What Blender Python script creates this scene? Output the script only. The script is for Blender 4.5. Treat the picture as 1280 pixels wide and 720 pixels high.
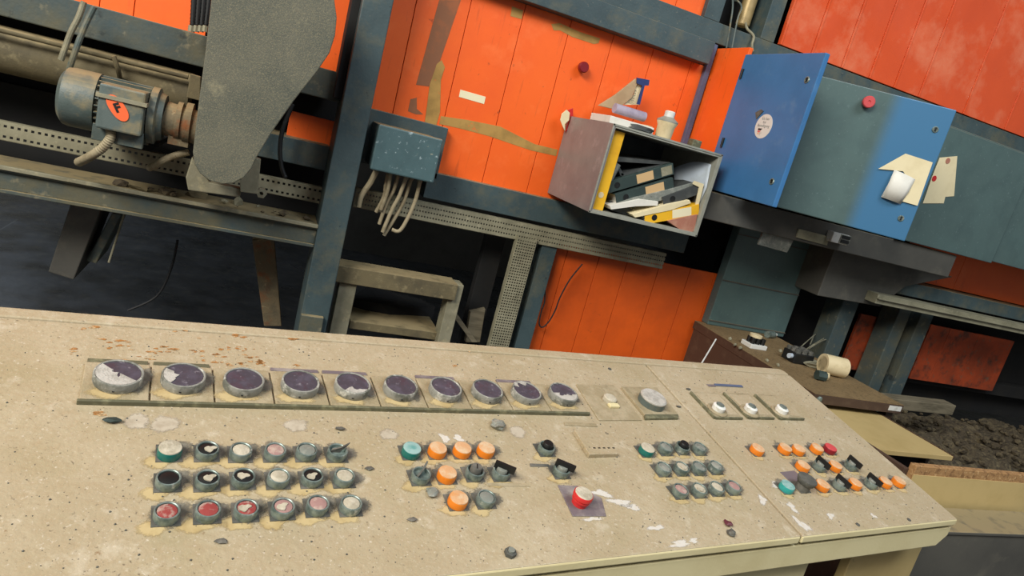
import bpy, bmesh, math, random
from mathutils import Vector, Matrix
random.seed(7)
for o in list(bpy.data.objects): bpy.data.objects.remove(o)
SC = bpy.context.scene; COL = SC.collection

# ------------------------------------------------------------------ camera
FPX = 846.06
R0 = Vector((0.91443688, -0.31638576, 0.25239897))      # camera right
R1 = Vector((0.15738599, -0.29656482, -0.94195486))     # camera down
YAW, PIT, ROL = 0.3924, 0.2232, 0.2618
def _rx(a): c, s = math.cos(a), math.sin(a); return Matrix(((1,0,0),(0,c,-s),(0,s,c)))
def _rz(a): c, s = math.cos(a), math.sin(a); return Matrix(((c,-s,0),(s,c,0),(0,0,1)))
RM = _rz(ROL) @ _rx(PIT) @ Matrix(((1,0,0),(0,0,-1),(0,1,0))) @ _rz(YAW)
CAM = Vector((0, 0, 1.5))
cd = bpy.data.cameras.new('camera'); cam = bpy.data.objects.new('camera', cd); COL.objects.link(cam)
cd.sensor_width = 36; cd.lens = FPX/1280*36; cd.clip_start = .02
r, d, f = RM[0], RM[1], RM[2]
cam.matrix_world = Matrix(((r[0],-d[0],-f[0],CAM.x),(r[1],-d[1],-f[1],CAM.y),(r[2],-d[2],-f[2],CAM.z),(0,0,0,1)))
SC.camera = cam

# ------------------------------------------------------------------ light
w = bpy.data.worlds.new('world'); SC.world = w; w.use_nodes = True
bg = w.node_tree.nodes['Background']; bg.inputs[0].default_value = (0.95, 0.97, 1.0, 1); bg.inputs[1].default_value = 0.24
def area(name, loc, target, sx, sy, power, col):
    l = bpy.data.lights.new(name, 'AREA'); l.shape = 'RECTANGLE'; l.size = sx; l.size_y = sy; l.energy = power; l.color = col
    o = bpy.data.objects.new(name, l); COL.objects.link(o); o.location = loc
    o.rotation_euler = (Vector(target)-Vector(loc)).to_track_quat('-Z', 'Y').to_euler(); return o
area('window_light', (-3.5, -1.5, 4.7), (1.1, 2.3, 1.1), 3.2, 1.7, 500, (1, .95, .86))
area('rear_window', (-2.6, 6.2, 2.2), (-.4, 4.2, 0), 1.6, 1.0, 60, (.72, .84, 1))
area('skylight', (2.6, -0.9, 5.0), (2.2, 2.4, 1.2), 2.6, 1.6, 130, (.86, .93, 1))
SC.view_settings.view_transform = 'Standard'; SC.view_settings.look = 'None'
SC.view_settings.gamma = 1; SC.view_settings.use_curve_mapping = False
SC.view_settings.exposure = 0.0

# ------------------------------------------------------------------ materials
def srgb(h):
    h = h.lstrip('#'); c = [int(h[i:i+2], 16)/255 for i in (0, 2, 4)]
    return tuple(x/12.92 if x <= .04045 else ((x+.055)/1.055)**2.4 for x in c) + (1,)
MATS = {}
def mat(name, base, rough=.6, metal=0, layers=(), bump=0, bscale=200, rvar=0, trans=0, alpha=1, spec=.5, top=0):
    """layers: (colour, noise scale, low, high, strength[, detail]) dirt, wear and painted tones laid over the paint"""
    if name in MATS: return MATS[name]
    m = bpy.data.materials.new(name); m.use_nodes = True; nt = m.node_tree; N = nt.nodes; L = nt.links
    b = N['Principled BSDF']; b.inputs['Roughness'].default_value = rough; b.inputs['Metallic'].default_value = metal
    b.inputs['Specular IOR Level'].default_value = spec
    if trans: b.inputs['Transmission Weight'].default_value = trans
    if alpha < 1: b.inputs['Alpha'].default_value = alpha
    geo = N.new('ShaderNodeNewGeometry')
    cur = None
    base = srgb(base)
    for i, ly in enumerate(layers):
        col, sc, lo, hi, st = ly[:5]; det = ly[5] if len(ly) > 5 else 6
        n = N.new('ShaderNodeTexNoise'); n.inputs['Scale'].default_value = sc; n.inputs['Detail'].default_value = det; n.inputs['Roughness'].default_value = .65
        mp = N.new('ShaderNodeMapping'); mp.inputs['Location'].default_value = (i*7.3+len(name), i*3.1, 0)
        if len(ly) > 6: mp.inputs['Scale'].default_value = ly[6]
        L.new(geo.outputs['Position'], mp.inputs[0]); L.new(mp.outputs[0], n.inputs['Vector'])
        mr = N.new('ShaderNodeMapRange'); mr.inputs[1].default_value = lo; mr.inputs[2].default_value = hi; mr.inputs[4].default_value = st
        L.new(n.outputs['Fac'], mr.inputs[0])
        mx = N.new('ShaderNodeMix'); mx.data_type = 'RGBA'; L.new(mr.outputs[0], mx.inputs[0])
        if cur is None: mx.inputs[6].default_value = base
        else: L.new(cur, mx.inputs[6])
        mx.inputs[7].default_value = srgb(col); cur = mx.outputs[2]
    if top:   # dust settled on upward faces
        sp = N.new('ShaderNodeSeparateXYZ'); L.new(geo.outputs['True Normal'], sp.inputs[0])
        n = N.new('ShaderNodeTexNoise'); n.inputs['Scale'].default_value = 18; n.inputs['Detail'].default_value = 6; L.new(geo.outputs['Position'], n.inputs['Vector'])
        m1 = N.new('ShaderNodeMath'); m1.operation = 'MULTIPLY'; L.new(sp.outputs[2], m1.inputs[0]); L.new(n.outputs['Fac'], m1.inputs[1])
        mr = N.new('ShaderNodeMapRange'); mr.inputs[1].default_value = .22; mr.inputs[2].default_value = .48; mr.inputs[4].default_value = top; L.new(m1.outputs[0], mr.inputs[0])
        mx = N.new('ShaderNodeMix'); mx.data_type = 'RGBA'; L.new(mr.outputs[0], mx.inputs[0])
        if cur is None: mx.inputs[6].default_value = base
        else: L.new(cur, mx.inputs[6])
        mx.inputs[7].default_value = srgb('#9a8a66'); cur = mx.outputs[2]
    if cur is None: b.inputs['Base Color'].default_value = base
    else: L.new(cur, b.inputs['Base Color'])
    if bump:
        n = N.new('ShaderNodeTexNoise'); n.inputs['Scale'].default_value = bscale; n.inputs['Detail'].default_value = 4
        L.new(geo.outputs['Position'], n.inputs['Vector'])
        bp = N.new('ShaderNodeBump'); bp.inputs['Strength'].default_value = bump; bp.inputs['Distance'].default_value = .003
        L.new(n.outputs['Fac'], bp.inputs['Height']); L.new(bp.outputs[0], b.inputs['Normal'])
    if rvar:
        n = N.new('ShaderNodeTexNoise'); n.inputs['Scale'].default_value = 5; L.new(geo.outputs['Position'], n.inputs['Vector'])
        mr = N.new('ShaderNodeMapRange'); mr.inputs[1].default_value = .35; mr.inputs[2].default_value = .65
        mr.inputs[3].default_value = rough-rvar; mr.inputs[4].default_value = rough+rvar
        L.new(n.outputs['Fac'], mr.inputs[0]); L.new(mr.outputs[0], b.inputs['Roughness'])
    MATS[name] = m; return m
DUST = '#a89b78'
M = dict(
 orange=mat('orange_paint', '#f4661a', .5, layers=(('#e0521a',3,.4,.7,.5),('#8a3a1c',28,.66,.74,.7),('#ff8a4a',7,.55,.75,.35),('#a8451c',9,.60,.74,.5,6,(5,5,.5))), bump=.08, bscale=60),
 orange_brown=mat('orange_paint_grimy', '#a8421a', .7, layers=(('#7a3216',5,.4,.62,.8),('#3a2a20',12,.5,.66,.8),('#5f5240',30,.58,.7,.7)), bump=.3),  # darker, browner orange with random mottling
 orange_low=mat('orange_paint_lower', '#dc5a12', .55, layers=(('#bc4a12',4,.4,.65,.7),('#8a3a1c',28,.66,.74,.7)), bump=.08),
 orange_gloss=mat('orange_gloss_paint', '#d9552a', .32, layers=(('#c44a28',3,.4,.7,.6),('#e8906c',4,.5,.72,.6)), rvar=.15, bump=.15, bscale=12),  # last layer paints hazy whitish reflections into the colour
 teal=mat('teal_paint', '#415255', .55, layers=(('#2f3f43',6,.4,.65,.7),('#66634e',8,.48,.70,.7),('#a39a80',70,.64,.72,.35),('#1c2224',38,.66,.72,.9)), bump=.25, bscale=90, top=.85),
 teal_dirty=mat('teal_paint_dirty', '#3e4d4f', .7, layers=(('#5f5b45',5,.4,.64,.85),('#8d8468',22,.58,.72,.7),('#20282a',14,.63,.72,.8)), bump=.4, bscale=80, top=.85),
 teal_door=mat('teal_door_paint', '#4f6462', .42, layers=(('#526a68',4,.45,.7,.7),('#435757',9,.45,.7,.6),('#7e9293',90,.62,.72,.6)), bump=.06, top=.85),
 teal_box=mat('teal_box_paint', '#4a6468', .5, layers=(('#3a5054',10,.4,.65,.6),('#a9bcc0',50,.6,.68,.8),('#c9c4a8',22,.66,.74,.7)), bump=.15, top=.85),
 blue=mat('blue_paint', '#3d74a8', .38, layers=(('#336492',5,.4,.65,.6),('#6287a8',10,.58,.75,.5),('#22405f',60,.66,.72,.5)), bump=.05),
 blue_grey=mat('blue_grey_paint', '#55607a', .5, layers=(('#3d4658',20,.5,.7,.5),)),
 guard=mat('speckled_grey_paint', '#5f5f52', .6, layers=(('#484d45',5,.4,.62,.8),('#958b6c',420,.5,.66,.65),('#b8ad88',9,.62,.75,.4),('#2e3436',260,.6,.68,.7)), bump=.3, bscale=250),
 grey_metal=mat('grey_machine_paint', '#5a6663', .5, layers=(('#414d49',9,.4,.6,.7),('#8a7f60',14,.5,.68,.8),('#23292a',40,.66,.74,.8)), bump=.2, top=.85),
 rusty=mat('rusty_metal', '#75684f', .8, layers=(('#8a4c20',14,.52,.66,.8),('#4a4a3e',8,.5,.65,.7),('#b3a37e',30,.6,.7,.7)), bump=.5, bscale=120, top=.85),
 brown_pipe=mat('dusty_brown_metal', '#6b6146', .8, layers=(('#4a4434',8,.45,.65,.7),('#8f8362',30,.56,.7,.6)), bump=.3, top=.85),
 dusty=mat('dusty_galvanised', '#8e8a74', .7, .1, layers=(('#6f6b55',10,.45,.65,.7),('#b0a684',25,.55,.7,.7),('#3d3b30',50,.66,.74,.7)), bump=.25),
 tray=mat('galvanised_tray', '#98947c', .6, .2, layers=(('#6b6854',8,.45,.65,.6),('#b8b196',30,.58,.7,.5))),
 black=mat('black_plastic', '#121414', .5, layers=(('#3a3a38',30,.6,.75,.6),)),
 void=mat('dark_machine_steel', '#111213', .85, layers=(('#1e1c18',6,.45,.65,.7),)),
 console=mat('console_beige_paint', '#a6987c', .6, layers=(('#b3a68b',4,.4,.62,.8),('#93855f',8,.48,.70,.45),('#a39274',90,.48,.62,.55),('#c2b8a2',24,.58,.68,.5),('#d8d0c0',220,.6,.68,.5),('#5a5040',190,.62,.68,.8),('#7a5a34',45,.69,.74,.7)), bump=.35, bscale=160),
 cream=mat('cream_paint', '#d8cc9f', .5, layers=(('#c9bb8c',6,.45,.65,.6),('#8f7f58',50,.68,.74,.7)), bump=.08),
 cream_shelf=mat('beige_laminate', '#bfa873', .55, layers=(('#ab945f',5,.45,.65,.6),('#6a5a38',45,.69,.74,.7))),
 dustpatch=mat('yellow_dust', '#ab9a72', .8, layers=(('#9c895f',30,.45,.65,.6),('#b8a988',60,.5,.65,.8)), bump=.4),
 chip=mat('chipboard', '#a07a4e', .9, layers=(('#6e4d2c',60,.5,.62,.8),('#c9a878',90,.56,.66,.8)), bump=.6, bscale=180),
 table=mat('table_brown', '#7a6442', .8, layers=(('#8a7450',12,.45,.65,.6),('#473a28',70,.52,.64,.7),('#9c8a64',130,.6,.7,.6)), bump=.5, bscale=160),
 table_edge=mat('table_edge_brown', '#4a382c', .6, layers=(('#5c4a3a',20,.5,.65,.6),)),
 box=mat('box_grey_laminate', '#86827f', .4, layers=(('#6f6a6a',6,.4,.65,.7),('#a39a98',14,.58,.72,.6),('#c0bcb4',120,.68,.73,.7))),
 box_edge=mat('box_edge_grey', '#94958a', .5, layers=(('#7c7d72',20,.5,.65,.6),)),
 box_in=mat('box_inside_dark', '#454a4c', .7, layers=(('#565a5a',12,.5,.7,.8),('#1b1e20',30,.55,.7,.7))),
 yellow=mat('yellow_card', '#eab424', .5, layers=(('#d49b18',9,.45,.65,.6),('#8a6a1c',60,.7,.74,.6))),
 dgreen=mat('dark_green_card', '#2c3b38', .6, layers=(('#3c4d48',12,.5,.65,.6),('#5d6a62',60,.66,.72,.6))),
 dcard=mat('dark_grey_card', '#3a3d3c', .7, layers=(('#585a56',14,.5,.65,.6),)),
 paper=mat('cream_paper', '#e2d4ac', .8, layers=(('#d2c298',10,.45,.65,.6),)),
 paperw=mat('white_paper', '#dedbd0', .8, layers=(('#c9c5b8',14,.5,.7,.6),)),
 paperb=mat('pale_blue_sheet', '#b9c4cf', .5, layers=(('#8d9288',6,.5,.7,.6),)),
 tan=mat('tan_label', '#c9a878', .8),
 pink=mat('faded_red_paper', '#a8705c', .8, layers=(('#c39a80',10,.45,.65,.7),)),
 kraft=mat('kraft_paper', '#b79c78', .8, layers=(('#9a7e5c',9,.45,.65,.6),)),
 roll=mat('grey_violet_paper', '#a59cac', .7, layers=(('#7d7488',12,.45,.65,.7),)),
 bluetape=mat('dark_blue_tape', '#25376a', .5),
 tape=mat('old_tape', '#b08a48', .6, layers=(('#8f7038',14,.45,.65,.7),('#d8692c',30,.6,.66,.8))),
 tapeb=mat('brown_tape_residue', '#8a5a3c', .7, layers=(('#a8623a',16,.5,.65,.7),)),
 label=mat('cream_label', '#e9e0bc', .5),
 red=mat('red_plastic', '#c22a2a', .35, layers=(('#a8a090',22,.6,.7,.7),)),
 darkred=mat('dark_red_plastic', '#7c1a22', .35),
 pinkred=mat('faded_red_plastic', '#c44a4c', .5),
 btn_orange=mat('amber_plastic', '#d8791c', .35, layers=(('#d0741c',40,.5,.65,.5),)),
 btn_top=mat('dusty_amber_top', '#c99b70', .75, layers=(('#cdb594',60,.45,.6,.8),('#c98a4c',30,.55,.68,.7)), bump=.3),
 btn_green=mat('dark_teal_plastic', '#12645c', .3),
 btn_teal=mat('teal_plastic', '#2b9490', .25),
 teal_top=mat('dusty_teal_top', '#8fb0ac', .5, layers=(('#4f8f8a',60,.45,.6,.8),)),
 dust_top=mat('dust_covered_top', '#b5ad99', .9, layers=(('#9c9480',50,.45,.6,.8),('#c9c2b0',90,.5,.65,.6)), bump=.4),
 red_top=mat('dusty_red_lens', '#8e3a36', .8, layers=(('#a89488',70,.5,.6,.8),('#8c2c2c',90,.55,.65,.6)), bump=.3),
 pink_top=mat('dusty_pink_lens', '#9c7a74', .8, layers=(('#b5a394',60,.5,.6,.8),), bump=.3),
 chrome=mat('dull_chrome_ring', '#84928c', .4, .4, layers=(('#4c5c58',60,.45,.62,.8),('#c9cdc6',90,.6,.7,.7))),
 rim=mat('dusty_rim', '#8c8c84', .6, layers=(('#55584f',35,.48,.6,.8),('#cfcdc2',60,.55,.66,.7)), bump=.3, bscale=300),
 dial=mat('dark_violet_dial', '#423f48', .5, layers=(('#565260',50,.45,.65,.7),('#4e2c36',14,.55,.68,.6),('#8c8890',110,.6,.68,.6))),
 dustcrust=mat('pale_dust_crust', '#b4b0a8', .9, layers=(('#918d84',60,.45,.62,.8),), bump=.5, bscale=300),
 gasket=mat('grey_gasket', '#4c4d48', .7, layers=(('#77736a',40,.45,.65,.7),)),
 baseplate=mat('gauge_base_beige', '#988b6e', .6, layers=(('#aa9d82',30,.45,.6,.8),('#7d7256',16,.55,.68,.7),('#5e5644',90,.66,.72,.8)), bump=.4, bscale=200),
 olive=mat('olive_edge', '#5c5b46', .6, layers=(('#8a8768',50,.5,.65,.7),)),
 purple=mat('violet_plate', '#6c6266', .6, layers=(('#a39a92',14,.5,.65,.7),)),
 white=mat('white_plastic', '#d8d8d2', .4, layers=(('#a8a698',50,.55,.68,.7),)),
 ivory=mat('ivory_plastic', '#d9c8a0', .5, layers=(('#bfae84',20,.5,.65,.6),)),
 conduit=mat('dusty_conduit', '#a3977a', .7, layers=(('#7c6f54',20,.5,.65,.7),)),
 brass=mat('dull_brass', '#a58f62', .45, .3, layers=(('#7d6a44',16,.45,.65,.7),)),
 rubber=mat('black_rubber', '#17181a', .6),
 concrete=mat('dark_concrete', '#404142', .38, layers=(('#2a2a28',3,.4,.65,.8),('#5a564b',16,.5,.68,.5)), rvar=.12, bump=.3, bscale=30),
 wall=mat('hall_wall', '#77756d', .9, layers=(('#5a5850',2,.4,.65,.7),)),
 rubble=mat('rubble', '#4a4030', .95, layers=(('#6e6248',25,.45,.62,.8),('#2a241b',60,.5,.62,.8),('#9c9478',110,.66,.7,.8)), bump=.8, bscale=90),
 wood=mat('grey_wood', '#7a715c', .8, layers=(('#57503f',8,.45,.62,.8,6,(1,8,8)),)),
 logo=mat('orange_badge', '#f26b3a', .5), ink=mat('black_ink', '#101010', .6), flagred=mat('flag_red', '#d86a66', .6), gold=mat('flag_gold', '#e8b890', .6),
 maroon=mat('maroon_scrap', '#5a2a34', .5), brownbody=mat('brown_grey_paint', '#55534c', .6, layers=(('#43423e',4,.4,.65,.7),('#6b675a',12,.55,.7,.5)), bump=.1, top=.85),
 clear=mat('dirty_clear_plastic', '#7c8078', .4, layers=(('#a3a296',40,.5,.65,.7),('#4c504a',90,.55,.68,.7)), bump=.2),
)

# ------------------------------------------------------------------ mesh builder
def frame(axis, up=None):
    a = Vector(axis).normalized(); t = Vector(up) if up else (Vector((0,0,1)) if abs(a.z) < .9 else Vector((1,0,0)))
    u = t.cross(a).normalized(); v = a.cross(u); return u, v, a
class MB:
    def __init__(s): s.bm = bmesh.new()
    def verts(s, pts): return [s.bm.verts.new(Vector(p)) for p in pts]
    def face(s, vs):
        try: return s.bm.faces.new(vs)
        except ValueError: return None
    def hexa(s, p):   # 8 points: bottom loop 0-3, top loop 4-7
        v = s.verts(p)
        for q in ((3,2,1,0),(4,5,6,7),(0,1,5,4),(1,2,6,5),(2,3,7,6),(3,0,4,7)): s.face([v[i] for i in q])
        return s
    def box(s, x0, x1, y0, y1, z0, z1):
        return s.hexa([(x0,y0,z0),(x1,y0,z0),(x1,y1,z0),(x0,y1,z0),(x0,y0,z1),(x1,y0,z1),(x1,y1,z1),(x0,y1,z1)])
    def obox(s, c, u, v, n, a, b, h):  # centre of base, half sizes a,b, height h
        c, u, v, n = map(Vector, (c, u, v, n)); q = [(-a,-b),(a,-b),(a,b),(-a,b)]
        return s.hexa([c+u*i+v*j for i, j in q] + [c+u*i+v*j+n*h for i, j in q])
    def prism(s, poly, ext):
        e = Vector(ext); a = s.verts(poly); b = s.verts([Vector(p)+e for p in poly]); n = len(a)
        s.face(a[::-1]); s.face(b)
        for i in range(n): s.face([a[i], a[(i+1)%n], b[(i+1)%n], b[i]])
        return s
    def lathe(s, c, axis, prof, seg=28, a0=0, up=None):   # prof: (radius, height)
        u, v, a = frame(axis, up); c = Vector(c); rings = []
        for rr, h in prof:
            if rr < 1e-6: rings.append([s.bm.verts.new(c+a*h)])
            else: rings.append([s.bm.verts.new(c+a*h+u*rr*math.cos(a0+2*math.pi*i/seg)+v*rr*math.sin(a0+2*math.pi*i/seg)) for i in range(seg)])
        for A, B in zip(rings, rings[1:]):
            for i in range(seg):
                j = (i+1) % seg
                if len(A) == 1: s.face([A[0], B[j], B[i]]) if len(B) > 1 else None
                elif len(B) == 1: s.face([A[i], A[j], B[0]])
                else: s.face([A[i], A[j], B[j], B[i]])
        for Rg, fl in ((rings[0], 1), (rings[-1], 0)):
            if len(Rg) > 1 and (rings[0] is not rings[-1]): s.face(Rg[::-1] if fl else Rg)
        return s
    def cyl(s, p0, p1, r, seg=20, r2=None):
        p0, p1 = Vector(p0), Vector(p1); L = (p1-p0).length
        return s.lathe(p0, p1-p0, [(r, 0), (r if r2 is None else r2, L)], seg)
    def tube(s, pts, r, seg=10, sub=6, wav=0, wn=0):
        P = [Vector(p) for p in pts]; Q = []
        if len(P) > 2 and sub > 1:
            for i in range(len(P)-1):
                p0, p1, p2, p3 = P[max(i-1,0)], P[i], P[i+1], P[min(i+2,len(P)-1)]
                for k in range(sub):
                    t = k/sub; Q.append(.5*((2*p1)+(-p0+p2)*t+(2*p0-5*p1+4*p2-p3)*t*t+(-p0+3*p1-3*p2+p3)*t**3))
            Q.append(P[-1])
        else: Q = P
        prev = None; rings = []
        for i, q in enumerate(Q):
            t = (Q[min(i+1,len(Q)-1)]-Q[max(i-1,0)]).normalized()
            u = (prev - t*prev.dot(t)).normalized() if prev else frame(t)[0]
            prev = u; v = t.cross(u); rr = r*(1+(wav if i % 2 else 0))
            rings.append([s.bm.verts.new(q+u*rr*math.cos(2*math.pi*k/seg)+v*rr*math.sin(2*math.pi*k/seg)) for k in range(seg)])
        for A, B in zip(rings, rings[1:]):
            for i in range(seg): s.face([A[i], A[(i+1)%seg], B[(i+1)%seg], B[i]])
        s.face(rings[0][::-1]); s.face(rings[-1]); return s
    def sheet(s, grid, th=.0008):   # grid of points rows x cols, given a real thickness
        R = [[s.bm.verts.new(Vector(p)) for p in row] for row in grid]
        for a, b in zip(R, R[1:]):
            for i in range(len(a)-1): s.face([a[i], a[i+1], b[i+1], b[i]])
        s.solid = th; return s
    solid = 0
    def build(s, name, m, parent=None, bevel=0, smooth=False, label=None):
        bm = s.bm; bmesh.ops.recalc_face_normals(bm, faces=bm.faces)
        c = Vector((0,0,0)); n = len(bm.verts)
        for v in bm.verts: c += v.co
        c /= max(n, 1)
        for v in bm.verts: v.co -= c
        me = bpy.data.meshes.new(name); bm.to_mesh(me); bm.free()
        me.materials.append(M[m] if isinstance(m, str) else m)
        o = bpy.data.objects.new(name, me); COL.objects.link(o)
        org = Vector((0,0,0)); p = parent
        while p: org += p.location; p = p.parent
        o.parent = parent; o.location = c-org
        if smooth: me.shade_smooth(); me.set_sharp_from_angle(angle=math.radians(35))
        if s.solid: md = o.modifiers.new('th', 'SOLIDIFY'); md.thickness = s.solid; md.offset = 0
        if bevel:
            md = o.modifiers.new('bv', 'BEVEL'); md.width = bevel; md.segments = 2; md.limit_method = 'ANGLE'
        if label: o['label'] = label
        return o
def tag(o, label=None, cat=None, group=None, kind=None):
    if label: o['label'] = label
    if cat: o['category'] = cat
    if group: o['group'] = group
    if kind: o['kind'] = kind
    return o
def thing(name, loc, label, cat, group=None):
    o = bpy.data.objects.new(name, None); COL.objects.link(o); o.location = loc; o.empty_display_size = .05
    return tag(o, label, cat, group)
def text_mesh(txt, name, size, c, u, v, n, m, parent, bold=0, th=.0008, label=None):
    cu = bpy.data.curves.new('t', 'FONT'); cu.body = txt; cu.size = size; cu.align_x = 'CENTER'; cu.align_y = 'CENTER'; cu.extrude = th; cu.offset = bold
    t = bpy.data.objects.new('t', cu); COL.objects.link(t); bpy.context.view_layer.update()
    me = bpy.data.meshes.new_from_object(t.evaluated_get(bpy.context.evaluated_depsgraph_get())); bpy.data.objects.remove(t)
    u, v, n, c = map(Vector, (u, v, n, c))
    for q in me.vertices: q.co = u*q.co.x+v*q.co.y+n*q.co.z
    me.materials.clear(); me.materials.append(M[m])
    o = bpy.data.objects.new(name, me); COL.objects.link(o)
    org = Vector((0,0,0)); p = parent
    while p: org += p.location; p = p.parent
    o.parent = parent; o.location = c-org
    if label: o['label'] = label
    return o

# ------------------------------------------------------------------ survey: sight lines met with real planes
def ray(x, y): return RM.transposed() @ Vector(((x-640)/FPX, (y-360)/FPX, 1))
def W(x, y, Y): d = ray(x, y); return CAM + d*(Y/d.y)          # point on the plane at depth Y
def XP(x, y, X): d = ray(x, y); return CAM + d*(X/d.x)
def ZP(x, y, z): d = ray(x, y); return CAM + d*((z-CAM.z)/d.z)
def rect(pts, Y):
    q = [W(a, b, Y) for a, b in pts]; return q
def wbox(mb, px0, px1, z0, z1, Y0, Y1):  # X limits from pixels on plane Y0
    return mb.box(W(*px0, Y0).x, W(*px1, Y0).x, Y0, Y1, z0, z1)

# =================================================================== SETTING
def struct(name, mb, m): return tag(mb.build(name, m), kind='structure')
struct('floor', MB().box(-7, 11, -5, 7, -.1, 0), 'concrete')
struct('wall_back', MB().box(-7, 11, 6.5, 6.7, 0, 5.6), 'wall')
struct('wall_left', MB().box(-7.2, -7, -1, 6.7, 0, 5.6), 'wall')
struct('wall_right', MB().box(11, 11.2, -1, 6.7, 0, 5.6), 'wall')
struct('ceiling', MB().box(-7.2, 11.2, 1.0, 6.7, 5.6, 5.8), 'wall')

# =================================================================== MACHINE
YW = 2.85
# --- machine frame
fr = thing('machine_frame', (1.5, 2.9, 0), 'large blue grey steel frame of posts and crossbeams carrying the orange cladding', 'machine')
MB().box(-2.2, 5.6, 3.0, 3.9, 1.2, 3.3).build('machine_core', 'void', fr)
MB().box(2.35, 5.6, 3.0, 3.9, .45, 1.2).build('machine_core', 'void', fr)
MB().box(-2.2, .36, 2.96, 3.9, .93, 1.2).build('machine_core', 'void', fr)  # near-black box added to stand in for deep shade behind the tray
# main post: box girder standing proud of the cladding
pxl = (W(459.6,0,2.6).x+W(367,410,2.6).x)/2; pxr = (W(498,0,2.6).x+W(403,410,2.6).x)/2
MB().box(pxl, pxr, 2.6, 2.78, 0, 3.1).build('post', 'teal', fr, .004, label='thick blue grey post running the full height')
MB().box(pxl+.0, pxr-.02, 2.575, 2.6, 0, .62).build('post_foot_plate', 'teal_dirty', fr, .003)
# top double crossbeam
MB().box(.2, 1.80, 2.78, 2.97, 2.0, 2.098).build('crossbeam', 'teal', fr, .003)
MB().box(.2, 5.5, 2.82, 3.0, 2.104, 2.19).build('crossbeam', 'teal', fr, .003)
MB().box(1.820, 1.846, 2.825, 2.849, 1.30, 2.10).build('upright_bar', 'blue_grey', fr, .002, label='narrow grey violet upright')
x0 = W(882,15,2.82).x; x1 = W(908,0,2.82).x
MB().box(x0+.0, x1, 2.82, 3.0, 2.19, 3.1).build('post', 'teal', fr, .003)
MB().box(W(966,0,2.82).x, W(985,0,2.82).x, 2.82, 3.0, 2.19, 3.1).build('post', 'teal', fr, .003)
# left crossbeams
zt = W(117,6.6,2.7).z; zb = W(100,45,2.7).z
MB().box(-2.0, pxl, 2.70, 2.95, zb, zt).build('crossbeam', 'teal_dirty', fr, .004)
z2t = W(345,168,2.75).z; z2b = W(345,200,2.75).z
MB().box(-.12, pxl, 2.75, 2.95, z2b, z2t).build('crossbeam', 'teal', fr, .003)
# beam behind the junction box and below the orange boards
MB().box(pxr, .70, 2.80, 2.97, W(560,228,2.8).z, 1.436).build('mounting_plate', 'teal', fr, .003)
zl1 = 1.246; zl0 = W(600,262,2.80).z
MB().box(.66, 2.0, 2.80, 2.97, zl0, zl1).build('crossbeam', 'teal', fr, .003)
# lower I-beam left
zi = W(150,236,2.5).z; zj = W(150,262,2.5).z
zi = W(150,236,2.62).z; zj = W(150,262,2.62).z
b = MB(); b.box(-2.0, pxl, 2.605, 2.80, zi-.012, zi+.004); b.box(-2.0, pxl, 2.62, 2.635, zj, zi-.012); b.box(-2.0, pxl, 2.61, 2.80, zj-.012, zj)
MB().box(-2.0, pxl, 2.598, 2.612, zi-.006, zi+.008).build('flange_edge', 'dusty', fr, .002)
b.build('i_beam', 'teal_dirty', fr, .002, label='dirty steel beam with rubbish lying on its top flange')
MB().box(pxl-.03, pxl, 2.65, 2.76, W(430,125,2.7).z, 3.1).build('dark_upright', 'void', fr, .002)
# lower posts under the machine
for a, bb, mm, nm in (((415,400),(437,400),'dusty','post'),((551,410),(567,410),'dusty','post')):
    MB().box(W(*a,2.7).x, W(*bb,2.7).x, 2.70, 2.78, 0, W(420,330,2.7).z).build(nm, mm, fr, .003)
zc = W(500,343,2.70).z
MB().box(W(415,340,2.68).x, W(575,350,2.68).x, 2.68, 2.80, zc-.07, zc).build('lower_crossbar', 'brown_pipe', fr, .003)
MB().box(W(435,415,2.74).x, W(550,415,2.74).x, 2.74, 3.1, W(490,418,2.74).z, W(490,408,2.74).z).build('lower_shelf', 'brown_pipe', fr, .003)
MB().box(W(658,380,2.79).x, W(676,385,2.79).x, 2.79, 2.88, 0, 1.1).build('post', 'teal', fr, .003)
MB().box(W(582,400,2.95).x, W(606,400,2.95).x, 2.95, 3.0, 0, 1.05).build('post', 'void', fr, .003)
# lower right posts and rails
for a, bb in (((1046,400),(1066,400)), ((1112,420),(1127,420)), ((1141,420),(1157,420))):
    MB().box(W(*a,2.72).x, W(*bb,2.72).x, 2.72, 2.84, .2, 1.12).build('post', 'teal_dirty', fr, .004)
MB().box(3.3, 5.5, 2.66, 2.86, W(1150,378,2.66).z+.02, W(1150,356,2.66).z).build('crossbeam', 'teal', fr, .003)
zr = W(1160,386,2.55).z
b = MB(); b.box(3.05, 5.5, 2.55, 2.65, zr-.03, zr+.022); b.box(3.05, 5.5, 2.535, 2.55, zr-.004, zr+.004)
b.build('rail', 'tray', fr, .002, label='pale metal rail')
MB().box(2.35, 5.5, 2.9, 2.98, .62, .70).build('lower_rail', 'void', fr, .003)

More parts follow.
